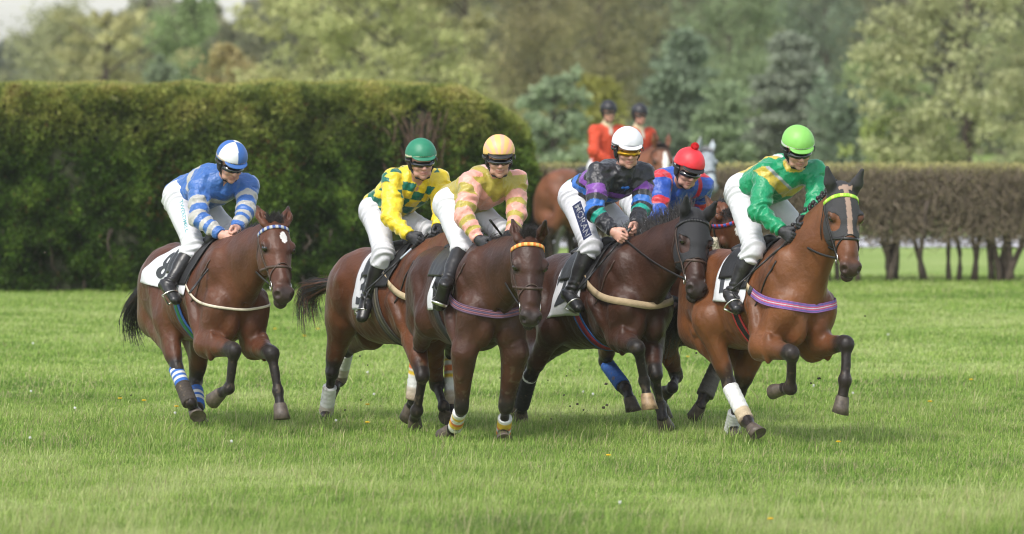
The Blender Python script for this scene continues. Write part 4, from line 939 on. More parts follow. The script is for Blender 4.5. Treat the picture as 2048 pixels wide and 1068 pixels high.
TK[4] = dict(brow=[(.75, .20, .03), (.70, .45, .12)], leather=BRN, breast=dict(w=.060, z=(1.10, 1.40), stripes=[(.09, .05, .09), (.20, .08, .10), (.08, .06, .12), (.20, .08, .10), (.09, .05, .09)]),
  girth=dict(c=[(K0, 1)]), cloth=[(912, 507), (858, 618), (905, 618), (975, 500)], num=None, padx=.14,
  wraps=dict(RH=[(.06, 1.0, .060, .066, STR, 'bandage', None)], LH=[(.06, .95, .056, .060, STR, 'bandage', None)], RF=[(.30, 1.15, .050, .052, [Wt, YEL, Wt, ORG, YEL, Wt, Wt], 'bandage', None)], LF=[(.50, 1.15, .052, .054, [Wt, YEL, YEL, ORG, Wt, ORG, YEL], 'bandage', None)]))
TK[2] = dict(hood=np.array((.016, .016, .018)), brow=[K0], leather=BRN, breast=dict(w=.055, z=(1.12, 1.42), c=(.36, .27, .16)), girth=dict(c=[(BLU, .18), ((.28, .02, .05), .64), (BLU, .18)]),
  cloth=[(1152, 528), (1102, 632), (1160, 632), (1232, 492)], num='2', numsize=.36, numpos=(.30, -.66, 14, 1), padx=.14,
  wraps=dict(RH=[(.02, .14, .056, .056, [Wt], 'bandage', None), (.12, 1.02, .058, .056, [K0], 'boot', None)]))
TK[5] = dict(brow=[(.40, .02, .03), (.05, .10, .40)], breast=dict(w=.045, z=(1.12, 1.38), c=K0), girth=dict(c=[(K0, 1)]), cheekroll=True, cloth=[(1285, 512), (1245, 600), (1290, 610), (1355, 490)], num=None,
  wraps=dict(RH=[(.10, .85, .058, .062, [BLU, (.03, .10, .36), BLU, (.03, .11, .38)], 'bandage', None), (.8, 1.0, .056, .050, [G0], 'fetlock_boot', None)], LF=[(.0, 1.0, .056, .070, [(.10, .09, .08), (.09, .08, .07)], 'boot', None)]))
for k in TK: tack(HD[k], TK[k])
# ------------------------------------------------------------------ riders
SKIN = np.array((.50, .27, .20))
skinm = mat('skin', rough=.5, attr=True, sss=.08, bump=.1, bscale=120, var=.06, vscale=20)
silkm = mat('silk', rough=.42, attr=True, bump=.6, bscale=17, bdist=.03, sheen=.2, var=.05, vscale=12, dirt=((.10, .08, .05), 26, .745))
brem = mat('breeches_cloth', (.55, .55, .57), .7, bump=.35, bscale=14, bdist=.02, var=.03, dirt=((.30, .26, .20), 30, .69))
bootm = mat('boot_leather', (.013, .012, .012), .38, var=.3, vscale=20, bump=.2, bscale=30, dirt=((.13, .11, .09), 16, .60))
capm = mat('cap_silk', rough=.5, attr=True, bump=.1, bscale=30, var=.03, dirt=((.15, .12, .09), 40, .74)); lensm = mat('lens_dark', (.01, .01, .012), .08, spec=.9)
lensg = mat('lens_gold', (.55, .30, .02), .12, metal=.8, var=.5, vscale=25)
glovem = mat('glove', (.014, .014, .016), .6, bump=.4, bscale=60)
def finger(s, p, d, n, L, r, curl=(50, 75, 60)):
    """chain of three phalanges bending from d towards n"""
    a = 0; seg = [.42, .32, .26]; pts = [p]
    for c, q in zip(curl, seg):
        a += math.radians(c); p2 = p + (d * math.cos(a) + n * math.sin(a)) * L * q; s.K(p, p2, r, r * .9, .004); p = p2; r *= .92; pts.append(p)
    return pts
def hand(s, w, d, n, side, k=1.0):
    """w wrist, d towards knuckles, n towards the palm side, side = towards the thumb"""
    s.E(w + d * .050 * k + n * .004, (.050 * k, .040 * k, .017 * k), np.stack([d, side, n]), .02); s.K(w - d * .02, w + d * .02, .027 * k, .026 * k, .02, 1.2, side)
    for i, (o, L, c) in enumerate(((.030, .076, 46), (.010, .084, 50), (-.011, .078, 55), (-.030, .062, 60))):
        finger(s, w + (d * (.088 - .004 * abs(i - 1)) + side * o) * k, d, n, L * k, .0105 * k, (c, 78, 62))
    t0 = w + (d * .022 + side * .036) * k + n * .010 * k; t1 = t0 + (d * .030 + side * .016 + n * .016) * k; t2 = t1 + (d * .026 - side * .012 + n * .016) * k
    s.K(t0, t1, .015 * k, .012 * k, .010); s.K(t1, t2, .012 * k, .0095 * k, .006)
def person(h, j):
    F = h['F']; ps = j.get('ps', 1.06); hs = j.get('hs', 1.1); wt = j.get('w', .25)
    Pe = F.on(*j['pe'], j.get('pelat', 0)); Nb = F.bone(*j['nb'], Pe, .47 * ps, 0, .5); T = nrm(Nb - Pe); R = {}
    for k_, q in (('R', -1), ('L', 1)):
        sh = F.bone(*j['sh' + k_], Nb, .195 * ps, Nb[1] + q * .19 * ps, .6); el = F.bone(*j['el' + k_], sh, .29 * ps, q * .27, wt); wr = F.bone(*j['wr' + k_], el, .255 * ps, q * .10, wt)
        hp = Pe + Y * q * .10 * ps; hp = F.on(*j['hip' + k_], Pe[1] + q * .10) * .5 + hp * .5 if ('hip' + k_) in j else hp
        kn = F.bone(*j['kn' + k_], hp, .43 * ps, q * .29, .8); R[k_] = dict(sh=sh, el=el, wr=wr, hip=hp, kn=kn)
        an = F.bone(*j['an' + k_], kn, .41 * ps, q * .33, .8) if ('an' + k_) in j else kn + np.array([-.30, q * .03, -.30]) * ps
        to = F.bone(*j['to' + k_], an, .17 * ps, q * .36, .5) if ('to' + k_) in j else an + np.array([.15, q * .03, -.04]) * ps
        R[k_].update(an=an, to=to)
    # left leg mirrors the right one where the photograph hides it
    L_ = nrm(R['L']['sh'] - R['R']['sh']); Fd = nrm(np.cross(L_, T)); L_ = nrm(np.cross(T, Fd))
    yaw, pit, roll = [math.radians(a) for a in j['look']]
    wf = np.array([math.sin(yaw) * math.cos(pit), -math.cos(yaw) * math.cos(pit), -math.sin(pit)]); ff = F.dirl(wf)
    hu = nrm(Z - ff * ff[2]); hl = np.cross(hu, ff); hu, hl = hu * math.cos(roll) + hl * math.sin(roll), hl * math.cos(roll) - hu * math.sin(roll)
    Hc0 = F.bone(*j['helm'], Nb, .25 * ps, Nb[1] * .6, .3); HM = np.stack([ff, hl, hu]); Hc = Hc0 - (ff * -.01 + hu * .05) * hs
    H = lambda a, b, c: Hc + hs * (ff * a + hl * b + hu * c)
    # ---- body: one continuous surface
    s = Sdf(); RT = np.stack([Fd, L_, T]); sp = np.linalg.norm(Nb - Pe) / (.47 * ps)
    mid = Pe + T * .20 * ps - Fd * .025; che = Pe + T * .35 * ps * sp - Fd * .01
    s.E(Pe + T * .02 - Fd * .01, np.array((.115, .155, .12)) * ps, RT, .05); s.K(Pe, che, .115 * ps, .13 * ps, .05, 1.25, L_); s.E(che, np.array((.108, .155, .15)) * ps, RT, .05)
    ta = len(s.p)
    for k_, q in (('R', -1), ('L', 1)):
        r = R[k_]; s.E(r['sh'] + (Nb - r['sh']) * .08 - Fd * .01, (.058 * ps,) * 3, k=.05); s.K(Nb - T * .035, r['sh'] - Fd * .01, .062 * ps, .055 * ps, .06)
    tors = list(range(len(s.p)))
    arms = {}
    for k_ in 'RL':
        r = R[k_]; i0 = len(s.p); s.K(r['sh'], r['el'], .055 * ps, .043 * ps, .03); s.K(r['el'], r['wr'], .045 * ps, .029 * ps, .02); arms[k_] = [i0, i0 + 1]
    legsI = {}
    for k_, q in (('R', -1), ('L', 1)):
        r = R[k_]; i0 = len(s.p); s.E(r['hip'] - T * .0 - Fd * .035, (.10 * ps,) * 3, k=.05); s.K(r['hip'], r['kn'], .086 * ps, .060 * ps, .04); s.K(r['kn'], r['kn'] * .75 + r['an'] * .25, .060 * ps, .058 * ps, .03)
        s.K(r['kn'], r['an'], .056 * ps, .036 * ps, .03); ca = nrm(r['hip'] - r['kn']); cb = nrm(ca - nrm(r['an'] - r['kn']) * (ca @ nrm(r['an'] - r['kn']))); s.K(r['kn'] * .8 + r['an'] * .2 + cb * .01, r['kn'] * .5 + r['an'] * .5 + cb * .018, .045 * ps, .04 * ps, .03)
        he = r['an'] - nrm(r['to'] - r['an']) * .03; s.K(he, r['to'], .034 * ps, .026 * ps, .02, 1.3, nrm(np.cross(r['to'] - r['an'], Z))); legsI[k_] = list(range(i0, len(s.p)))
    nk0 = len(s.p); s.K(Nb - T * .03, H(-.02, 0, -.06), .060 * ps, .055 * hs, .03)
    HE = lambda a, b, c, r, k=.02, sub=False: s.E(H(a, b, c), np.array(r) * hs, HM, k * hs, sub)
    HE(-.012, 0, .035, (.098, .077, .098)); HE(.022, 0, -.03, (.070, .064, .085), .03); HE(.042, 0, -.082, (.045, .043, .036), .03); HE(.073, 0, -.106, (.020, .021, .018), .02)
    s.K(H(.083, 0, .003), H(.108, 0, -.036), .009 * hs, .014 * hs, .012); HE(.098, 0, -.042, (.014, .019, .009), .01); HE(.079, 0, .016, (.018, .052, .012), .015)
    for q in (-1, 1):
        HE(.062, q * .040, -.034, (.026, .024, .024), .02); HE(.090, q * .030, -.008, (.014, .016, .010), .012, True); HE(.080, q * .030, -.010, (.013, .015, .011), .006)
        HE(-.005, q * .080, -.028, (.022, .010, .032), .008); HE(.101, q * .011, -.047, (.006, .004, .003), .003, True)
        HE(.035, q * .048, -.085, (.035, .015, .02), .02)
    HE(.088, 0, -.066, (.012, .025, .0065), .006); HE(.086, 0, -.079, (.013, .022, .0075), .006); HE(.101, 0, -.0725, (.010, .026, .0016), .003, True)
    hands = {}; gi = {}
    for k_, q in (('R', -1), ('L', 1)):
        r = R[k_]; d = nrm(nrm(r['wr'] - r['el']) * .65 + np.array([.55, -q * .12, -.25])); 
        n = nrm(np.array([-.15, -q * .95, -.25])); n = nrm(n - d * (n @ d)); sd_ = nrm(np.cross(d, n)); sd_ = sd_ if sd_[2] > 0 else -sd_
        i0 = len(s.p); hand(s, r['wr'], d, n, sd_, 1.06 * ps); gi[k_] = list(range(i0, len(s.p))); hands[k_] = (r['wr'] + d * .085 + n * .03, d, n, sd_)
    j['hands'] = hands; j['R'] = R
    V, Q = s.mesh(.0052 * j.get('vx', 1)); col = np.tile(SKIN * j.get('skin', 1.0), (len(V), 1)); q_ = (V - Hc) @ HM.T / hs
    def bl(w, c):
        nonlocal col
        w = np.clip(w, 0, 1)[:, None]; col = col * (1 - w) + np.asarray(c) * w
    inh = (np.linalg.norm(q_, axis=1) < .16)
    bl(inh * sstep(.016, .008, np.sqrt((q_[:, 2] + .0725) ** 2 + (np.maximum(0, np.abs(q_[:, 1]) - .02)) ** 2)) * (q_[:, 0] > .06) * .6, (.36, .12, .10))
    bl(inh * sstep(.025, .0, np.linalg.norm(q_ - [.10, 0, -.035], axis=1)) * .25, (.55, .20, .15)); bl(inh * (q_[:, 0] > .02) * (q_[:, 2] < -.055) * .18 * (1 + vnoise(V, 90)), (.22, .14, .11))
    bl(inh * ((q_[:, 0] < .01) & (q_[:, 2] > -.05) & (np.abs(q_[:, 1]) < .078)) * .9, j.get('hairc', (.06, .035, .02)))
    rz = F.rz; root = mesh_np('person', V, Q, skinm, None, col, loc=F.o, rz=rz); tag(root, j['label'], 'person', j.get('group'))
    for q in (-1, 1):
        b = MB(); b.sphere(H(.0795, q * .030, -.010), .0125 * hs, 12, 8, (.7, .68, .65)); b.sphere(H(.0895, q * .030, -.010), .0058 * hs, 10, 6, (.05, .03, .02)); b.build('eye', mat('eyeball', rough=.15, attr=True), root)
    # ---- silks
    g = s.grown(.012 * ps, tors + arms['R'] + arms['L']); w0 = Pe + T * j.get('waist', -.015)
    RS, LS = R['R'], R['L']
    def fold(P, k1=1.0):
        ta_, da = seg_t(P, RS['sh'], RS['el']); tb, db = seg_t(P, RS['el'], RS['wr']); tc_, dc = seg_t(P, LS['sh'], LS['el']); td, dd = seg_t(P, LS['el'], LS['wr'])
        return ta_, da, tb, db, tc_, dc, td, dd
    for k_ in 'RL':       # sleeves fuller at the shoulder and elbow
        r = R[k_]; g.K(r['sh'] + (Nb - r['sh']) * .08, r['el'], .064 * ps, .056 * ps, .06); g.K(r['el'], r['wr'] * .5 + r['el'] * .5, .056 * ps, .047 * ps, .03); g.K(r['el'] * .5 + r['wr'] * .5, r['wr'] - nrm(r['wr'] - r['el']) * .012, .047 * ps, .036 * ps, .02)
    g.K(Pe + T * .03, che, .120 * ps, .130 * ps, .06, 1.2, L_); g.K(Nb - T * .03, Nb + (Hc - Nb) * .28, .072 * ps, .060 * ps, .03)
    def cw(P):
        ar = np.minimum(seg_t(P, RS['el'], RS['wr'])[1], np.minimum(seg_t(P, LS['el'], LS['wr'])[1], np.minimum(seg_t(P, RS['sh'], RS['el'])[1], seg_t(P, LS['sh'], LS['el'])[1])))
        return np.where(ar < .085 * ps, -1, -((P - w0) @ T + .02 * ((P - w0) @ Fd > 0)))
    def wr_(P):
        o = np.full(len(P), -1.0)
        for r in (RS, LS):
            d = nrm(r['wr'] - r['el']); t = (P - r['wr']) @ d + .010; m = np.linalg.norm(P - r['wr'], axis=1) < .09; o = np.where(m, np.maximum(o, t), o)
        return o
    g.cut = [cw, wr_]; V, Q = g.mesh(.0062 * j.get('vx', 1)); N_ = vnormals(V, Q)
    ta_, da, tb, db, tc_, dc, td, dd = fold(V); arm = np.minimum(np.minimum(da, db), np.minimum(dc, dd)) < .078 * ps
    side = np.where(np.minimum(da, db) < np.minimum(dc, dd), -1, 1); t_r = np.where(da < db, ta_, 1 + tb); t_l = np.where(dc < dd, tc_, 1 + td); t = np.where(side < 0, t_r, t_l)
    s_ = (V - Pe) @ T / np.linalg.norm(Nb - Pe); la = (V - Pe) @ L_; fr = (V - Pe) @ Fd
    warp = vnoise(V, 7, 3) * 1.3; amp = np.where(arm, .0055, .0045) * (1 + .6 * vnoise(V, 5, 9))
    Ws = V @ np.stack([L_, Fd, T], 1); dispv = amp * (np.sin(t * 21 + la * 34 + vnoise(V, 9, 3) * 5) * vnoise(V, 6, 31) * arm * 2.3 + ~arm * 2.6 * vnoise(Ws * np.array([2.2, 1.5, .7]) + 1.2 * vnoise(V, 4, 8)[:, None] * .1, 9, 12)) + .0055 * ridge(Ws * [1, 1, .55] + .03 * vnoise(V, 6, 41)[:, None], 11, 4) + .0035 * ridge(Ws * [.6, 1, 1.2] + .02 * vnoise(V, 9, 43)[:, None], 19, 14) + .004 * vnoise(Ws * [1, 1, .5] + .02 * vnoise(V, 8, 3)[:, None], 30, 5)
    for r in (RS, LS): dispv += .006 * np.exp(-(np.linalg.norm(V - r['el'], axis=1) / .07) ** 2) * np.sin((V - r['el']) @ nrm(r['wr'] - r['sh']) * 150 + warp)
    V2 = V + N_ * dispv[:, None]
    col = j['silks'](dict(s=s_ + .006 * vnoise(V, 6), la=la / ps, fr=fr, t=t + .010 * vnoise(V, 8), arm=arm, side=side, V=V, N=N_, c=np.where(np.linalg.norm((V - Nb) - np.outer((V - Nb) @ nrm(Hc - Nb), nrm(Hc - Nb)), axis=1) < .082 * ps, (V - Nb) @ nrm(Hc - Nb), -1), q=fr / ps + (1 - s_) * .47 + .003 * vnoise(V, 10, 2)))
    mesh_np(j.get('top', 'silks'), V2, Q, j.get('topm', silkm), root, col)
    if 'bow' in j:
        o = Nb - T * .02 + Fd * .075 * ps; hb = BVHTree.FromPolygons(V2.tolist(), Q.tolist()).ray_cast(Vector(o + nrm(T * .6 + Fd) * .3), Vector(-nrm(T * .6 + Fd))); o = np.array(hb[0]) if hb[0] is not None else o; m_ = MB(); R2 = np.stack([L_, nrm(np.cross(nrm(T * .6 + Fd), L_)), nrm(T * .6 + Fd)])
        m_.sphere(o, (.008, .010, .008), 8, 6, None, R2)
        for q in (-1, 1): m_.sphere(o + L_ * q * .024 - T * 0, (.024, .017, .008), 10, 7, None, R2); m_.sphere(o + L_ * q * .014 + R2[1] * -.022 * (1 if R2[1][2] > 0 else -1), (.007, .018, .004), 8, 6, None, R2)
        m_.build('bow_tie', mat('bow_silk', j['bow'], .5), root)
    # ---- breeches
    b = s.grown(.010 * ps, [0, 1] + legsI['R'][:4] + legsI['L'][:4]); 
    for k_ in 'RL': r = R[k_]; b.K(r['hip'], r['kn'], .096 * ps, .070 * ps, .03); b.K(r['kn'], r['kn'] * .7 + r['an'] * .3, .068 * ps, .056 * ps, .03)
    bl_ = j.get('bootline', .26)
    def cb_(P):
        th_ = np.minimum(seg_t(P, RS['hip'], RS['kn'])[1], seg_t(P, LS['hip'], LS['kn'])[1])
        o = np.where((th_ < .15 * ps) & (np.linalg.norm(P - Pe, axis=1) > .13), -1, (P - (Pe + T * .12)) @ T)
        for r in (RS, LS):
            d = nrm(r['an'] - r['kn']); tt, ds = seg_t(P, r['kn'], r['an']); o = np.maximum(o, np.where(ds < .09, (P - (r['kn'] + (r['an'] - r['kn']) * (bl_ + .03))) @ d, -1))
        return o
    b.cut = [cb_]; V, Q = b.mesh(.0068 * j.get('vx', 1)); N_ = vnormals(V, Q); dv = .003 * vnoise(V, 12, 7) + .004 * ridge(V * [1, 1, .6] + .03 * vnoise(V, 6, 4)[:, None], 10, 17)
    for r in (RS, LS):
        tt, ds = seg_t(V, r['hip'], r['kn']); hp_ = np.exp(-((tt - 0) / .25) ** 2) + 1.3 * np.exp(-((tt - 1) / .18) ** 2); dv += .0055 * hp_ * np.sin((V - r['kn']) @ nrm(r['kn'] - r['hip']) * 130 + 4 * vnoise(V, 8, 2)) * (ds < .13)
    br = mesh_np('breeches', V + N_ * dv[:, None], Q, j.get('brem', brem), root); bvh = BVHTree.FromPolygons((V + N_ * dv[:, None]).tolist(), Q.tolist())
    # ---- boots
    for k_ in 'RL':
        r = R[k_]; bo = s.grown(.010 * ps, legsI[k_][3:]); d = nrm(r['an'] - r['kn']); bo.K(r['kn'], r['kn'] * .6 + r['an'] * .4, .066 * ps, .060 * ps, .02); P0 = r['kn'] + (r['an'] - r['kn']) * bl_
        fd = nrm(r['to'] - r['an']); upn = nrm(-d - fd * (-d @ fd)); he = r['an'] - fd * .045; bo.K(he - upn * .035, r['to'] - upn * .020, .026, .022, .01, 1.5, np.cross(fd, upn)); bo.K(he - upn * .05, he - upn * .03 + fd * .03, .022, .022, .008, 1.4, np.cross(fd, upn))
        bo.cut = [lambda P, P0=P0, d=d: -((P - P0) @ d)]; V, Q = bo.mesh(.006 * j.get('vx', 1)); N_ = vnormals(V, Q); tt, ds = seg_t(V, r['kn'], r['an']); V = V + N_ * (.0035 * np.sin(tt * 60 + 4 * vnoise(V, 9)) * np.exp(-((tt - .92) / .14) ** 2) + .001 * vnoise(V, 20))[:, None]
        mesh_np('boot', V, Q, bootm, root)
        # stirrup iron and leather belong to the horse's saddle
        c = r['an'] * .35 + r['to'] * .65 - upn * .01; sw = nrm(np.cross(fd, upn)); m_ = MB(); th = np.linspace(-.15 * PI, 1.15 * PI, 18)
        m_.tube(c + np.cos(th)[:, None] * sw * .062 + (np.sin(th)[:, None] * .085 - .03) * upn, .006, 6); m_.box(c - upn * .062, (.012, .058, .005), np.stack([fd, sw, upn])); m_.build('stirrup_iron', STEEL, h['T']['root'])
        q = -1 if k_ == 'R' else 1; topp = h['T']['TR'](.10, q * .275, 1.34); e_ = c + upn * .055; P = np.array([topp * (1 - a) + e_ * a + Y * q * .03 * math.sin(PI * a) for a in np.linspace(0, 1, 8)]); m_ = MB(); m_.ribbon(P, np.tile(Y * q, (8, 1)), .020, .005); m_.build('stirrup_leather', LEA, h['T']['root'], smooth=False)
    # ---- helmet
    c = Sdf(); c.E(H(-.012, 0, .048), np.array((.128, .112, .118)) * hs, HM, .02)
    c.cut = [lambda P: -(((P - H(0, 0, .030)) @ hu) / 1 + .18 * ((P - H(0, 0, 0)) @ ff) * -1)]
    V, Q = c.mesh(.006); q_ = (V - Hc) @ HM.T / hs; az = np.degrees(np.arctan2(q_[:, 1], q_[:, 0] + .012)); V = V + vnormals(V, Q) * (.0015 * vnoise(V, 30))[:, None]
    hel = mesh_np('helmet', V, Q, capm, root, j['cap'](az, q_))
    pk = Sdf(); pk.E(H(.080, 0, .048), np.array((.066, .088, .011)) * hs, np.stack([nrm(ff - hu * .35), hl, nrm(hu + ff * .35)]), .02); pk.E(H(.05, 0, .072), np.array((.085, .09, .03)) * hs, HM, .01, True); V, Q = pk.mesh(.005)
    mesh_np('peak', V, Q, mat('peak_' + j['id'], tuple(j.get('peakc', K0)), .5), hel)
    if j.get('pom') is not None:
        b_ = MB(); o = H(-.012, 0, .166 + .015); b_.sphere(o, .024 * hs, 16, 12)
        for _ in range(500): d = nrm(rng.normal(0, 1, 3)); b_.tube([o + d * .02, o + d * .031 * hs], .0015, 3, cap=False)
        b_.build('pompom', mat('pompom', tuple(j['pom']), .9), hel)
    # harness + goggles
    hn = Sdf(); RTm = HM
    for q in (-1, 1):
        hn.E(H(-.008, q * .083, -.012), np.array((.040, .014, .050)) * hs, RTm, .01); hn.K(H(.0, q * .082, -.045), H(.045, q * .045, -.112), .011, .008, .01); hn.K(H(.045, q * .045, -.112), H(.058, 0, -.124), .009, .009, .01)
    hn.K(H(-.085, -.05, -.03), H(-.085, .05, -.03), .012, .012, .01); V, Q = hn.mesh(.0055); mesh_np('helmet_harness', V, Q, mat('harness', (.016, .016, .018), .7, bump=.3), hel)
    gs = Sdf(); gs.E(H(.0, 0, -.010), np.array((.121, .095, .037)) * hs, HM, .01); gs.cut = [lambda P: -((P - H(.045, 0, 0)) @ ff)]; gs.E(H(.125, 0, -.045), np.array((.03, .016, .028)) * hs, HM, .01, True); V, Q = gs.mesh(.005)
    go = mesh_np('goggles', V, Q, j.get('lens', lensm), root)
    gb = MB(); P = []
    for a in np.linspace(60, 300, 30): a = math.radians(a); P.append(H(.124 * math.cos(a) * 1.0 - .006, .112 * math.sin(a), .012))
    P = np.array(P); gb.ribbon(P, np.array([nrm(p - H(-.01, 0, .01)) for p in P]), .022, .004); gb.build('goggle_strap', LEA, go, smooth=False)
    # gloves
    if j.get('gloves'):
        for k_ in 'RL':
            gl = s.grown(.0028, gi[k_]); r = R[k_]; d = nrm(r['wr'] - r['el']); gl.K(r['wr'] - d * .035, r['wr'] + d * .01, .038 * ps, .034 * ps, .01); V, Q = gl.mesh(.0055); mesh_np('glove', V, Q, glovem, root)
    for k_ in 'RL':
        if 'cuff' in j:
            r = R[k_]; d = nrm(r['wr'] - r['el']); m_ = MB(); m_.tube([r['wr'] - d * .040, r['wr'] - d * .036, r['wr'] - d * .018, r['wr'] - d * .014], np.array([.036, .040, .040, .036]) * ps, 16); m_.build('cuff', mat('cuff_' + j['id'], tuple(j['cuff']), .8), root)
    for d_ in j.get('text', []):
        txt, p0, p1, size, tc_, pc = d_; r = RS; a = F.on(*p0, -.45); b2 = F.on(*p1, -.45); td_ = nrm(b2 - a); nrm_ = nrm(Y + F.dirl([0, 1, 0]) * .8); nrm_ = nrm(nrm_ - td_ * (nrm_ @ td_)); up = np.cross(td_, nrm_); up = up if up @ X > 0 else -up
        cen = (a + b2) / 2
        def proj(V2, off):
            out = []
            for x, y in V2:
                o = cen + td_ * x + up * y - nrm_ * .4; r_ = bvh.ray_cast(Vector(o), Vector(nrm_)); out.append(np.array(r_[0]) - nrm_ * off if r_[0] is not None else cen + td_ * x + up * y)
            return np.array(out)
        V2, T2 = text_mesh(txt, size, .0012 * size / .1, 3); wid = np.linalg.norm(b2 - a); V2[:, 0] *= wid * .94 / (V2[:, 0].max() - V2[:, 0].min()); 
        if pc is not None:
            VP, TP = panel2d(wid * 1.04, size * 1.05, 16); mesh_np('logo_panel', proj(VP, .005), [TP], mat('panel_ink', tuple(pc), .7), br, smooth=False)
        mesh_np('lettering', proj(V2, .009), [T2], mat('ink_%s' % txt.lower(), tuple(tc_), .7), br, smooth=False)
    T_ = h['T']
    if 'bit1' in T_: reins(h, [(-1, hands['R'][0]), (1, hands['L'][0])])
    if 'whip' in j:
        k_, tipx, lat, L = j['whip']; o, d, n, sd_ = hands[k_]; tip = F.on(*tipx, lat); dd = nrm(tip - o); m_ = MB(); st_ = o - dd * .10
        m_.tube([st_, st_ + dd * .02, o + dd * .08], [.011, .013, .011], 8, (.03, .03, .03)); m_.tube([o + dd * .08, o + dd * .20], .0085, 8, j.get('whipc', (.02, .02, .02))); m_.tube([o + dd * .20, tip - dd * .2], [.008, .007], 8, (.012, .012, .012)); m_.tube([tip - dd * .2, tip], [.011, .012], 8, (.014, .014, .014), flat=.6)
        w_ = m_.build('riding_whip', mat('whip', rough=.45, attr=True), None, loc=F.o, rz=rz); tag(w_, j['whiplabel'], 'whip', None)
    print(j['id'], 'tors', round(float(np.linalg.norm(Nb - Pe)), 2), {k: [round(float(np.linalg.norm(R[k][a] - R[k][b])), 2) for a, b in (('sh', 'el'), ('el', 'wr'), ('hip', 'kn'), ('kn', 'an'))] for k in 'RL'}, 'look', np.round(ff, 2), 'Nb', np.round(Nb, 2), 'Pe', np.round(Pe, 2))
    return j
def sel(n, base): return np.tile(np.array(base, float), (n, 1))
gB, gW, gG, gY, gMu, gPk = (.035, .115, .35), (.38, .37, .34), (.0, .12, .075), (.70, .52, .02), (.36, .29, .045), (.66, .31, .24)
def bands(c, m, x, L):
    for a, b, k in L: c[m & (x > a) & (x < b)] = k
def silk6(d):
    c = sel(len(d['s']), gB); t = d['t']; T_ = ~d['arm']; bands(c, d['arm'], t, [(a, b, gW) for a, b in ((.42, .68), (.92, 1.12), (1.30, 1.45), (1.60, 1.80))])
    bands(c, T_ & (d['fr'] > 0), d['q'], [(.185, .245, gW)]); bands(c, T_ & (d['fr'] <= 0), d['s'], [(.50, .62, gW)]); return c
def cap6(az, q):
    c = sel(len(az), gB); c[(((az < 0) & (az > -85)) | (az > 95)) & (q[:, 2] > .045)] = (.60, .61, .62); c[(q[:, 2] > .044) & (q[:, 2] < .054)] = (.45, .33, .20); return c
def silk3(d):
    c = sel(len(d['s']), gY); T_ = ~d['arm']; a = np.floor(d['la'] / .098 + .5); f_ = d['fr'] > -.03
    c[T_ & f_ & ((a + np.floor((d['q'] - .04) / .085)) % 2 == 1) & (d['q'] > .04)] = gG; c[T_ & ~f_ & ((a + np.floor(d['s'] / .19)) % 2 == 1)] = gG; return c
def cap3(az, q): c = sel(len(az), (.015, .18, .095)); c[(q[:, 2] > .040) & (q[:, 2] < .053) & (np.abs(az) < 170)] = (.55, .52, .38); return c
def silk4(d):
    c = sel(len(d['s']), gMu); T_ = ~d['arm']; bands(c, d['arm'], d['t'], [(a, b, gPk) for a, b in ((.46, .72), (.90, 1.22), (1.40, 1.60), (1.74, 2.0))])
    al = np.abs(d['la']); f_ = d['fr'] > -.03; e = .19 - 1.1 * al; c[T_ & f_ & (d['q'] > e) & (d['q'] < e + .17)] = gPk; c[T_ & ~f_ & (al < .055)] = (.68, .42, .36); c[T_ & ~f_ & (al > .12) & (d['s'] > .6)] = gPk; return c
def cap4(az, q):
    c = sel(len(az), (.70, .45, .14)); st = np.sin(np.arctan2(q[:, 1], q[:, 2] + .02) * 16) > .2; c[st] = (.74, .36, .24); c[(q[:, 2] < .054)] = (.62, .42, .13); return c
def silk2(d):
    k0, pu, bl, te = (.014, .014, .018), (.17, .045, .28), (.02, .12, .42), (.0, .27, .20); c = sel(len(d['s']), k0); T_ = ~d['arm']
    bands(c, d['arm'], d['t'], [(.34, .60, pu), (.76, 1.02, bl), (1.16, 1.34, te)]); bands(c, T_ & (d['fr'] > -.03), d['q'], [(.18, .235, pu), (.265, .33, bl)]); bands(c, T_ & (d['fr'] <= -.03), d['s'], [(.0, .14, te), (.24, .36, bl), (.44, .54, pu)]); return c
def cap2(az, q): c = sel(len(az), (.62, .62, .65)); c[(q[:, 2] > .040) & (q[:, 2] < .050)] = (.03, .03, .04); return c
def silk5(d):
    bl, rd = (.02, .075, .36), (.50, .02, .03); c = sel(len(d['s']), bl); T_ = ~d['arm']; al = np.abs(d['la'])
    c[(al > .10) & (d['fr'] < -.03) & T_] = rd; c[T_ & (np.abs(al - .125) < .014)] = rd; c[d['arm'] & (d['t'] < .05)] = rd; bands(c, d['arm'], d['t'], [(.50, .74, rd), (1.10, 1.40, rd)]); return c
def cap5(az, q): return sel(len(az), (.68, .025, .035))
def silk1(d):
    g_, y_, w_ = (.0, .23, .09), (.48, .37, .05), (.33, .35, .35); c = sel(len(d['s']), g_); T_ = ~d['arm']; al = np.abs(d['la']); f_ = d['fr'] > -.03; e = .165 - .75 * al
    c[T_ & f_ & (d['q'] > e) & (d['q'] < e + .11)] = y_; c[T_ & f_ & (d['q'] > e - .034) & (d['q'] < e)] = w_
    b_ = T_ & ~f_ & (d['s'] < .95); c[b_ & (al > .06) & (al < .12)] = y_; c[b_ & (al > .035) & (al < .06)] = (.55, .55, .55); c[(d['c'] > .045)] = y_; return c
def cap1(az, q):
    c = sel(len(az), (.21, .50, .10)); c[(q[:, 2] > .040) & (q[:, 2] < .056)] = (.60, .62, .60); m = (q[:, 2] > .043) & (q[:, 2] < .053) & (az > -60) & (az < -8) & (np.sin(az * .8) > .0); c[m] = (.62, .30, .24); return c
RD = {}
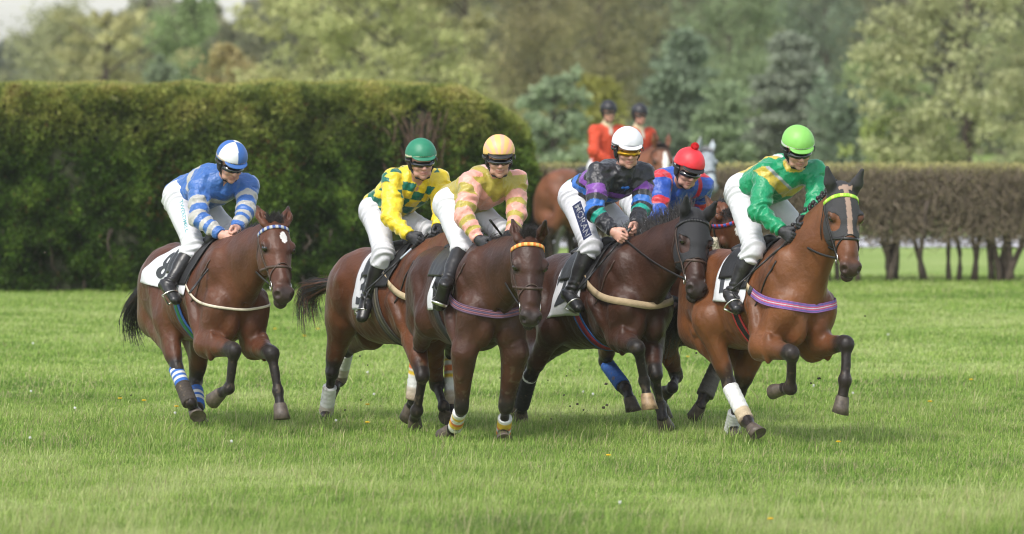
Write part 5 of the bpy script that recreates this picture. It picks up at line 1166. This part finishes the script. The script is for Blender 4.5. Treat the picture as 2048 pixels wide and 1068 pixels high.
RD[1] = dict(id='lime', label='person in green silks and lime green cap on the rightmost horse', pe=(1496, 384), nb=(1584, 344), helm=(1596, 284), look=(14, 24, -3), shR=(1530, 350), elR=(1518, 424), wrR=(1565, 462), shL=(1632, 346), elL=(1634, 404), wrL=(1610, 440),
  hipR=(1492, 398), knR=(1507, 497), anR=(1463, 590), toR=(1475, 618), knL=(1602, 462), silks=silk1, cap=cap1, peakc=(.15, .40, .07), gloves=True, whip=('R', (1462, 582), -.48, .7), whiplabel='black riding whip held by the rider in green silks', bootline=.24)
RD[6] = dict(id='blue', label='person in blue and white hooped silks on the leftmost horse', pe=(368, 396), nb=(452, 362), helm=(464, 313), look=(24, 27, 3), shR=(396, 378), elR=(397, 437), wrR=(443, 470), shL=(496, 374), elL=(492, 420), wrL=(474, 458),
  hipR=(368, 408), knR=(388, 494), anR=(336, 572), toR=(352, 600), knL=(462, 468), silks=silk6, cap=cap6, peakc=gB, whip=('R', (379, 586), -.42, .7), whiplabel='black riding whip held by the rider in blue and white', text=[('TWEEDMILL', (361, 398), (374, 466), .05, (.09, .30, .33), None)])
RD[3] = dict(id='green', label='person in yellow and green checked silks with green cap', pe=(762, 424), nb=(836, 358), helm=(842, 308), look=(14, 10, -2), shR=(785, 362), elR=(782, 436), wrR=(820, 472), shL=(878, 362), elL=(884, 414), wrL=(876, 456),
  hipR=(762, 436), knR=(768, 506), anR=(734, 600), toR=(724, 636), knL=(850, 462), silks=silk3, cap=cap3, gloves=True, peakc=(.02, .16, .09), whip=('R', (733, 581), -.48, .7), whiplabel='black riding whip held by the rider in yellow and green', whipc=(.4, .45, .5))
RD[4] = dict(id='pink', label='person in pink and mustard silks with yellow and pink striped cap', pe=(910, 410), nb=(990, 364), helm=(998, 302), look=(6, 12, 0), shR=(940, 368), elR=(928, 432), wrR=(958, 480), shL=(1032, 366), elL=(1034, 424), wrL=(1022, 470),
  hipR=(912, 420), knR=(925, 497), anR=(890, 574), toR=(879, 612), knL=(1002, 462), silks=silk4, cap=cap4, gloves=True, cuff=(.60, .50, .04), whip=('L', (980, 440), -.1, .3), whiplabel='short riding whip held by the rider in pink and mustard', bootline=.12)
RD[2] = dict(id='white', label='person in black silks with purple, blue and teal hoops, white cap', pe=(1160, 396), nb=(1246, 350), helm=(1255, 285), look=(13, 12, 0), shR=(1196, 350), elR=(1190, 424), wrR=(1227, 463), shL=(1286, 350), elL=(1284, 414), wrL=(1270, 452),
  hipR=(1160, 406), knR=(1181, 492), anR=(1140, 590), toR=(1158, 616), knL=(1250, 458), silks=silk2, cap=cap2, lens=lensg, peakc=(.65, .65, .68), cuff=(.03, .25, .62), whip=('R', (1160, 576), -.45, .7), whiplabel='black riding whip held by the rider in black hooped silks', bootline=.16, bow=(.03, .16, .55), text=[('MORAN', (1153, 408), (1175, 474), .085, (.7, .7, .72), (.012, .02, .07))])
RD[5] = dict(id='red', label='person in blue silks with red seams and red pompom cap', pe=(1292, 404), nb=(1362, 366), helm=(1379, 326), look=(20, 22, 10), shR=(1318, 372), elR=(1318, 432), wrR=(1352, 470), shL=(1404, 372), elL=(1400, 416), wrL=(1380, 450),
  knR=(1310, 490), knL=(1375, 462), anR=(1268, 580), toR=(1285, 612), silks=silk5, cap=cap5, pom=(.70, .02, .03), gloves=True)
for k in RD: person(HD[k], RD[k])
greym = mat('grey_coat', rough=.6, spec=.3, attr=True, var=.22, vscale=16, bump=.1)
HD[7] = dict(name='hunter_horse', label='bay horse with white blaze carrying a red coated rider in the background', C=(1132, 339), W=(1222, 338), gy=583, head=45, hyaw=18, vox=.016,
  **bay((.13, .045, .02), (.18, .06, .028)), poll=(1322, 284, 0), muz=(1332, 372, 0), earR=(1307, 269), earL=(1338, 270), mane='short', blaze=(.10, .50, .034, .01),
  RF=[(1235, 428), (1242, 488), (1242, 540), (1243, 556), (1248, 572)], LF=[(1262, 425), (1268, 480), (1268, 532), (1270, 548), (1275, 566)],
  RH=[(1135, 405), (1100, 470), (1104, 538), (1108, 556), (1114, 574)], LH=[(1160, 405), (1140, 470), (1142, 535), (1146, 552), (1152, 570)],
  tail=[(1080, 375, 0), (1072, 420, 0), (1068, 470, 0), (1070, 520, 0)], tailw=.07, tailn=250, manen=300)
HD[8] = dict(name='hunter_horse', label='dappled grey horse in the background beside the bay hunter', C=(1180, 346), W=(1290, 342), gy=577, head=52, hyaw=26, vox=.016,
  coat=np.array((.42, .42, .42)), coat2=np.array((.25, .25, .26)), black=(.30, .30, .30), mat=greym, hairc=(.35, .35, .35), poll=(1410, 292, 0), muz=(1424, 366, 0), earR=(1401, 279), earL=(1426, 286), mane='short', muzdark=.5,
  RF=[(1300, 425), (1310, 485), (1312, 535), (1314, 550), (1320, 566)], LF=[(1325, 425), (1335, 480), (1335, 528), (1338, 545), (1343, 560)],
  RH=[(1165, 405), (1122, 455), (1106, 522), (1110, 545), (1116, 566)], LH=[(1200, 405), (1180, 465), (1180, 525), (1184, 542), (1190, 560)],
  tail=[(1140, 390, 0), (1130, 430, 0), (1128, 480, 0)], tailn=150, manen=300)
for k in (7, 8): horse(HD[k])
TKB = {7: dict(brow=[BRN and (.06, .03, .02)], leather=BRN, breast=None, neckstrap=False, girth=dict(c=[(K0, 1)]), cloth=[(1160, 350), (1170, 400), (1205, 400), (1220, 346)], num=None),
 8: dict(brow=[(.03, .02, .02)], breast=None, neckstrap=False, girth=dict(c=[(K0, 1)]), cloth=[(1220, 350), (1235, 400), (1260, 400), (1280, 346)], num=None)}
for k in TKB: tack(HD[k], TKB[k])
coatm_ = mat('wool_coat', rough=.85, attr=True, bump=.2, bscale=60)
def coat_r(d):
    c = sel(len(d['s']), (.50, .055, .02)); m = (np.abs(d['la']) < .030) & (d['s'] > .86) & ~d['arm'] & (d['fr'] > 0); c[m] = (.50, .44, .36); c[(d['c'] > .02)] = (.48, .38, .24); return c
def capb(az, q): return sel(len(az), (.014, .014, .018))
common = dict(silks=coat_r, cap=capb, top='coat', topm=coatm_, hs=.97, ps=1.0, vx=1.7, peakc=K0, lens=mat('sunlens', (.05, .04, .03), .3), bootline=.12)
RD[7] = dict(id='hunt_a', label='person in orange red hunting coat and black helmet, on the bay background horse', pe=(1203, 338), nb=(1214, 256), helm=(1217, 217), look=(16, 3, 0), shR=(1190, 264), elR=(1188, 302), wrR=(1222, 326), shL=(1240, 264), elL=(1248, 302), wrL=(1250, 324), knR=(1232, 368), anR=(1215, 425), knL=(1262, 360), **common)
RD[8] = dict(id='hunt_b', label='person in orange red coat and white stock, on the grey background horse', pe=(1262, 344), nb=(1276, 262), helm=(1279, 223), look=(20, 3, 0), shR=(1255, 270), elR=(1256, 306), wrR=(1292, 330), shL=(1300, 268), elL=(1310, 304), wrL=(1316, 328), knR=(1298, 372), anR=(1285, 430), knL=(1330, 364), **common)
for k in (7, 8): person(HD[k], RD[k])
# ------------------------------------------------------------------ flowers and flying turf
dw = mat('dandelion_clock', (.72, .72, .68), .9); dy = mat('dandelion_yellow', (.75, .48, .01), .7); stm = mat('flower_stem', (.16, .22, .05), .7)
def flower(px, py, kind):
    g = ground_at(px, py, .055); z = g[2]; g[2] = 0; r = empty('dandelion', g); tag(r, 'white dandelion clock standing in the grass' if kind else 'yellow dandelion flower in the grass', 'flower', 'white dandelion clocks in the grass' if kind else 'yellow dandelions in the grass')
    m_ = MB(); m_.tube([(0, 0, 0), (.004, 0, .03), (0, 0, .062)], .0022, 5); m_.build('stem', stm, r); m_ = MB()
    if kind:
        m_.sphere((0, 0, .072), .006, 8, 6)
        for _ in range(70): d = nrm(rng.normal(0, 1, 3)); m_.tube([d * .005 + [0, 0, .072], d * .012 + [0, 0, .072]], [.0005, .0010], 3)
        m_.build('seed_head', dw, r)
    else:
        for k in range(46): a = k * 2.4; q = .002 + .013 * (k / 46) ** .5; d = np.array([math.cos(a), math.sin(a), .15 + .9 * (1 - k / 46)]); m_.box(np.array([0, 0, .064]) + d * q, (.006, .0022, .0008), np.stack([nrm(d), nrm(np.cross(Z, d)), nrm(np.cross(d, np.cross(Z, d)))]))
        m_.build('petals', dy, r)
for px, py in [(62, 786), (66, 690), (735, 748), (463, 887), (60, 880), (1627, 775), (1166, 787), (1186, 792), (672, 845), (748, 792), (1706, 790), (1240, 1010), (350, 830), (1776, 672), (150, 820)]: flower(px, py, 1)
for px, py in [(353, 816), (288, 804), (636, 660), (1860, 806), (550, 660), (609, 674), (1217, 914), (1376, 716), (735, 848), (1677, 887), (1942, 762), (686, 766), (1541, 1042), (735, 812), (240, 800)]: flower(px, py, 0)
clm = mat('turf_clod', (.035, .028, .018), .95, var=.4, vscale=80)
for i, (px, py, s_) in enumerate([(1128, 790, .9), (1140, 812, .8), (1212, 768, 1.2), (1133, 752, .7), (1207, 815, 1.3), (1214, 810, 1.0), (1155, 808, 1.1), (1167, 820, .8), (1096, 760, .6), (1240, 700, .6), (1160, 740, .6), (1638, 757, 1.2), (1622, 766, .8), (1393, 706, .9), (1730, 632, .7), (90, 505, .9), (720, 712, .7), (735, 730, .8), (722, 800, .7), (760, 812, .6), (1000, 756, .6), (1004, 780, .6), (690, 820, .8), (1102, 838, .7), (262, 790, .7)]):
    c = at_depth(px, py, 39.4 + (i % 5) * .3); m_ = MB(); r_ = .0100 * s_
    m_.sphere((0, 0, 0), (r_, r_ * .7, r_ * .8), 9, 7); V = m_.V[0]; m_.V[0] = V * (1 + .45 * vnoise(V, 160, i))[:, None]; o = m_.build('turf_clod', clm, loc=c); tag(o, 'dark crumb of turf thrown up by the hooves', 'clod', 'crumbs of turf thrown up by the hooves')
# ------------------------------------------------------------------ the air
hz = bpy.data.materials.new('haze'); hz.use_nodes = True; t = hz.node_tree; t.nodes.clear(); ou = t.nodes.new("ShaderNodeOutputMaterial"); pv = t.nodes.new("ShaderNodeVolumePrincipled")
pv.inputs["Color"].default_value = (.95, .93, .86, 1); pv.inputs["Density"].default_value = .0003; pv.inputs["Anisotropy"].default_value = .2; t.links.new(pv.outputs[0], ou.inputs["Volume"])
m_ = MB(); m_.box((0, 95, 9), (60, 150, 10.5)); tag(m_.build('haze', hz, smooth=False), kind='stuff'); SC.cycles.volume_step_rate = 4.0
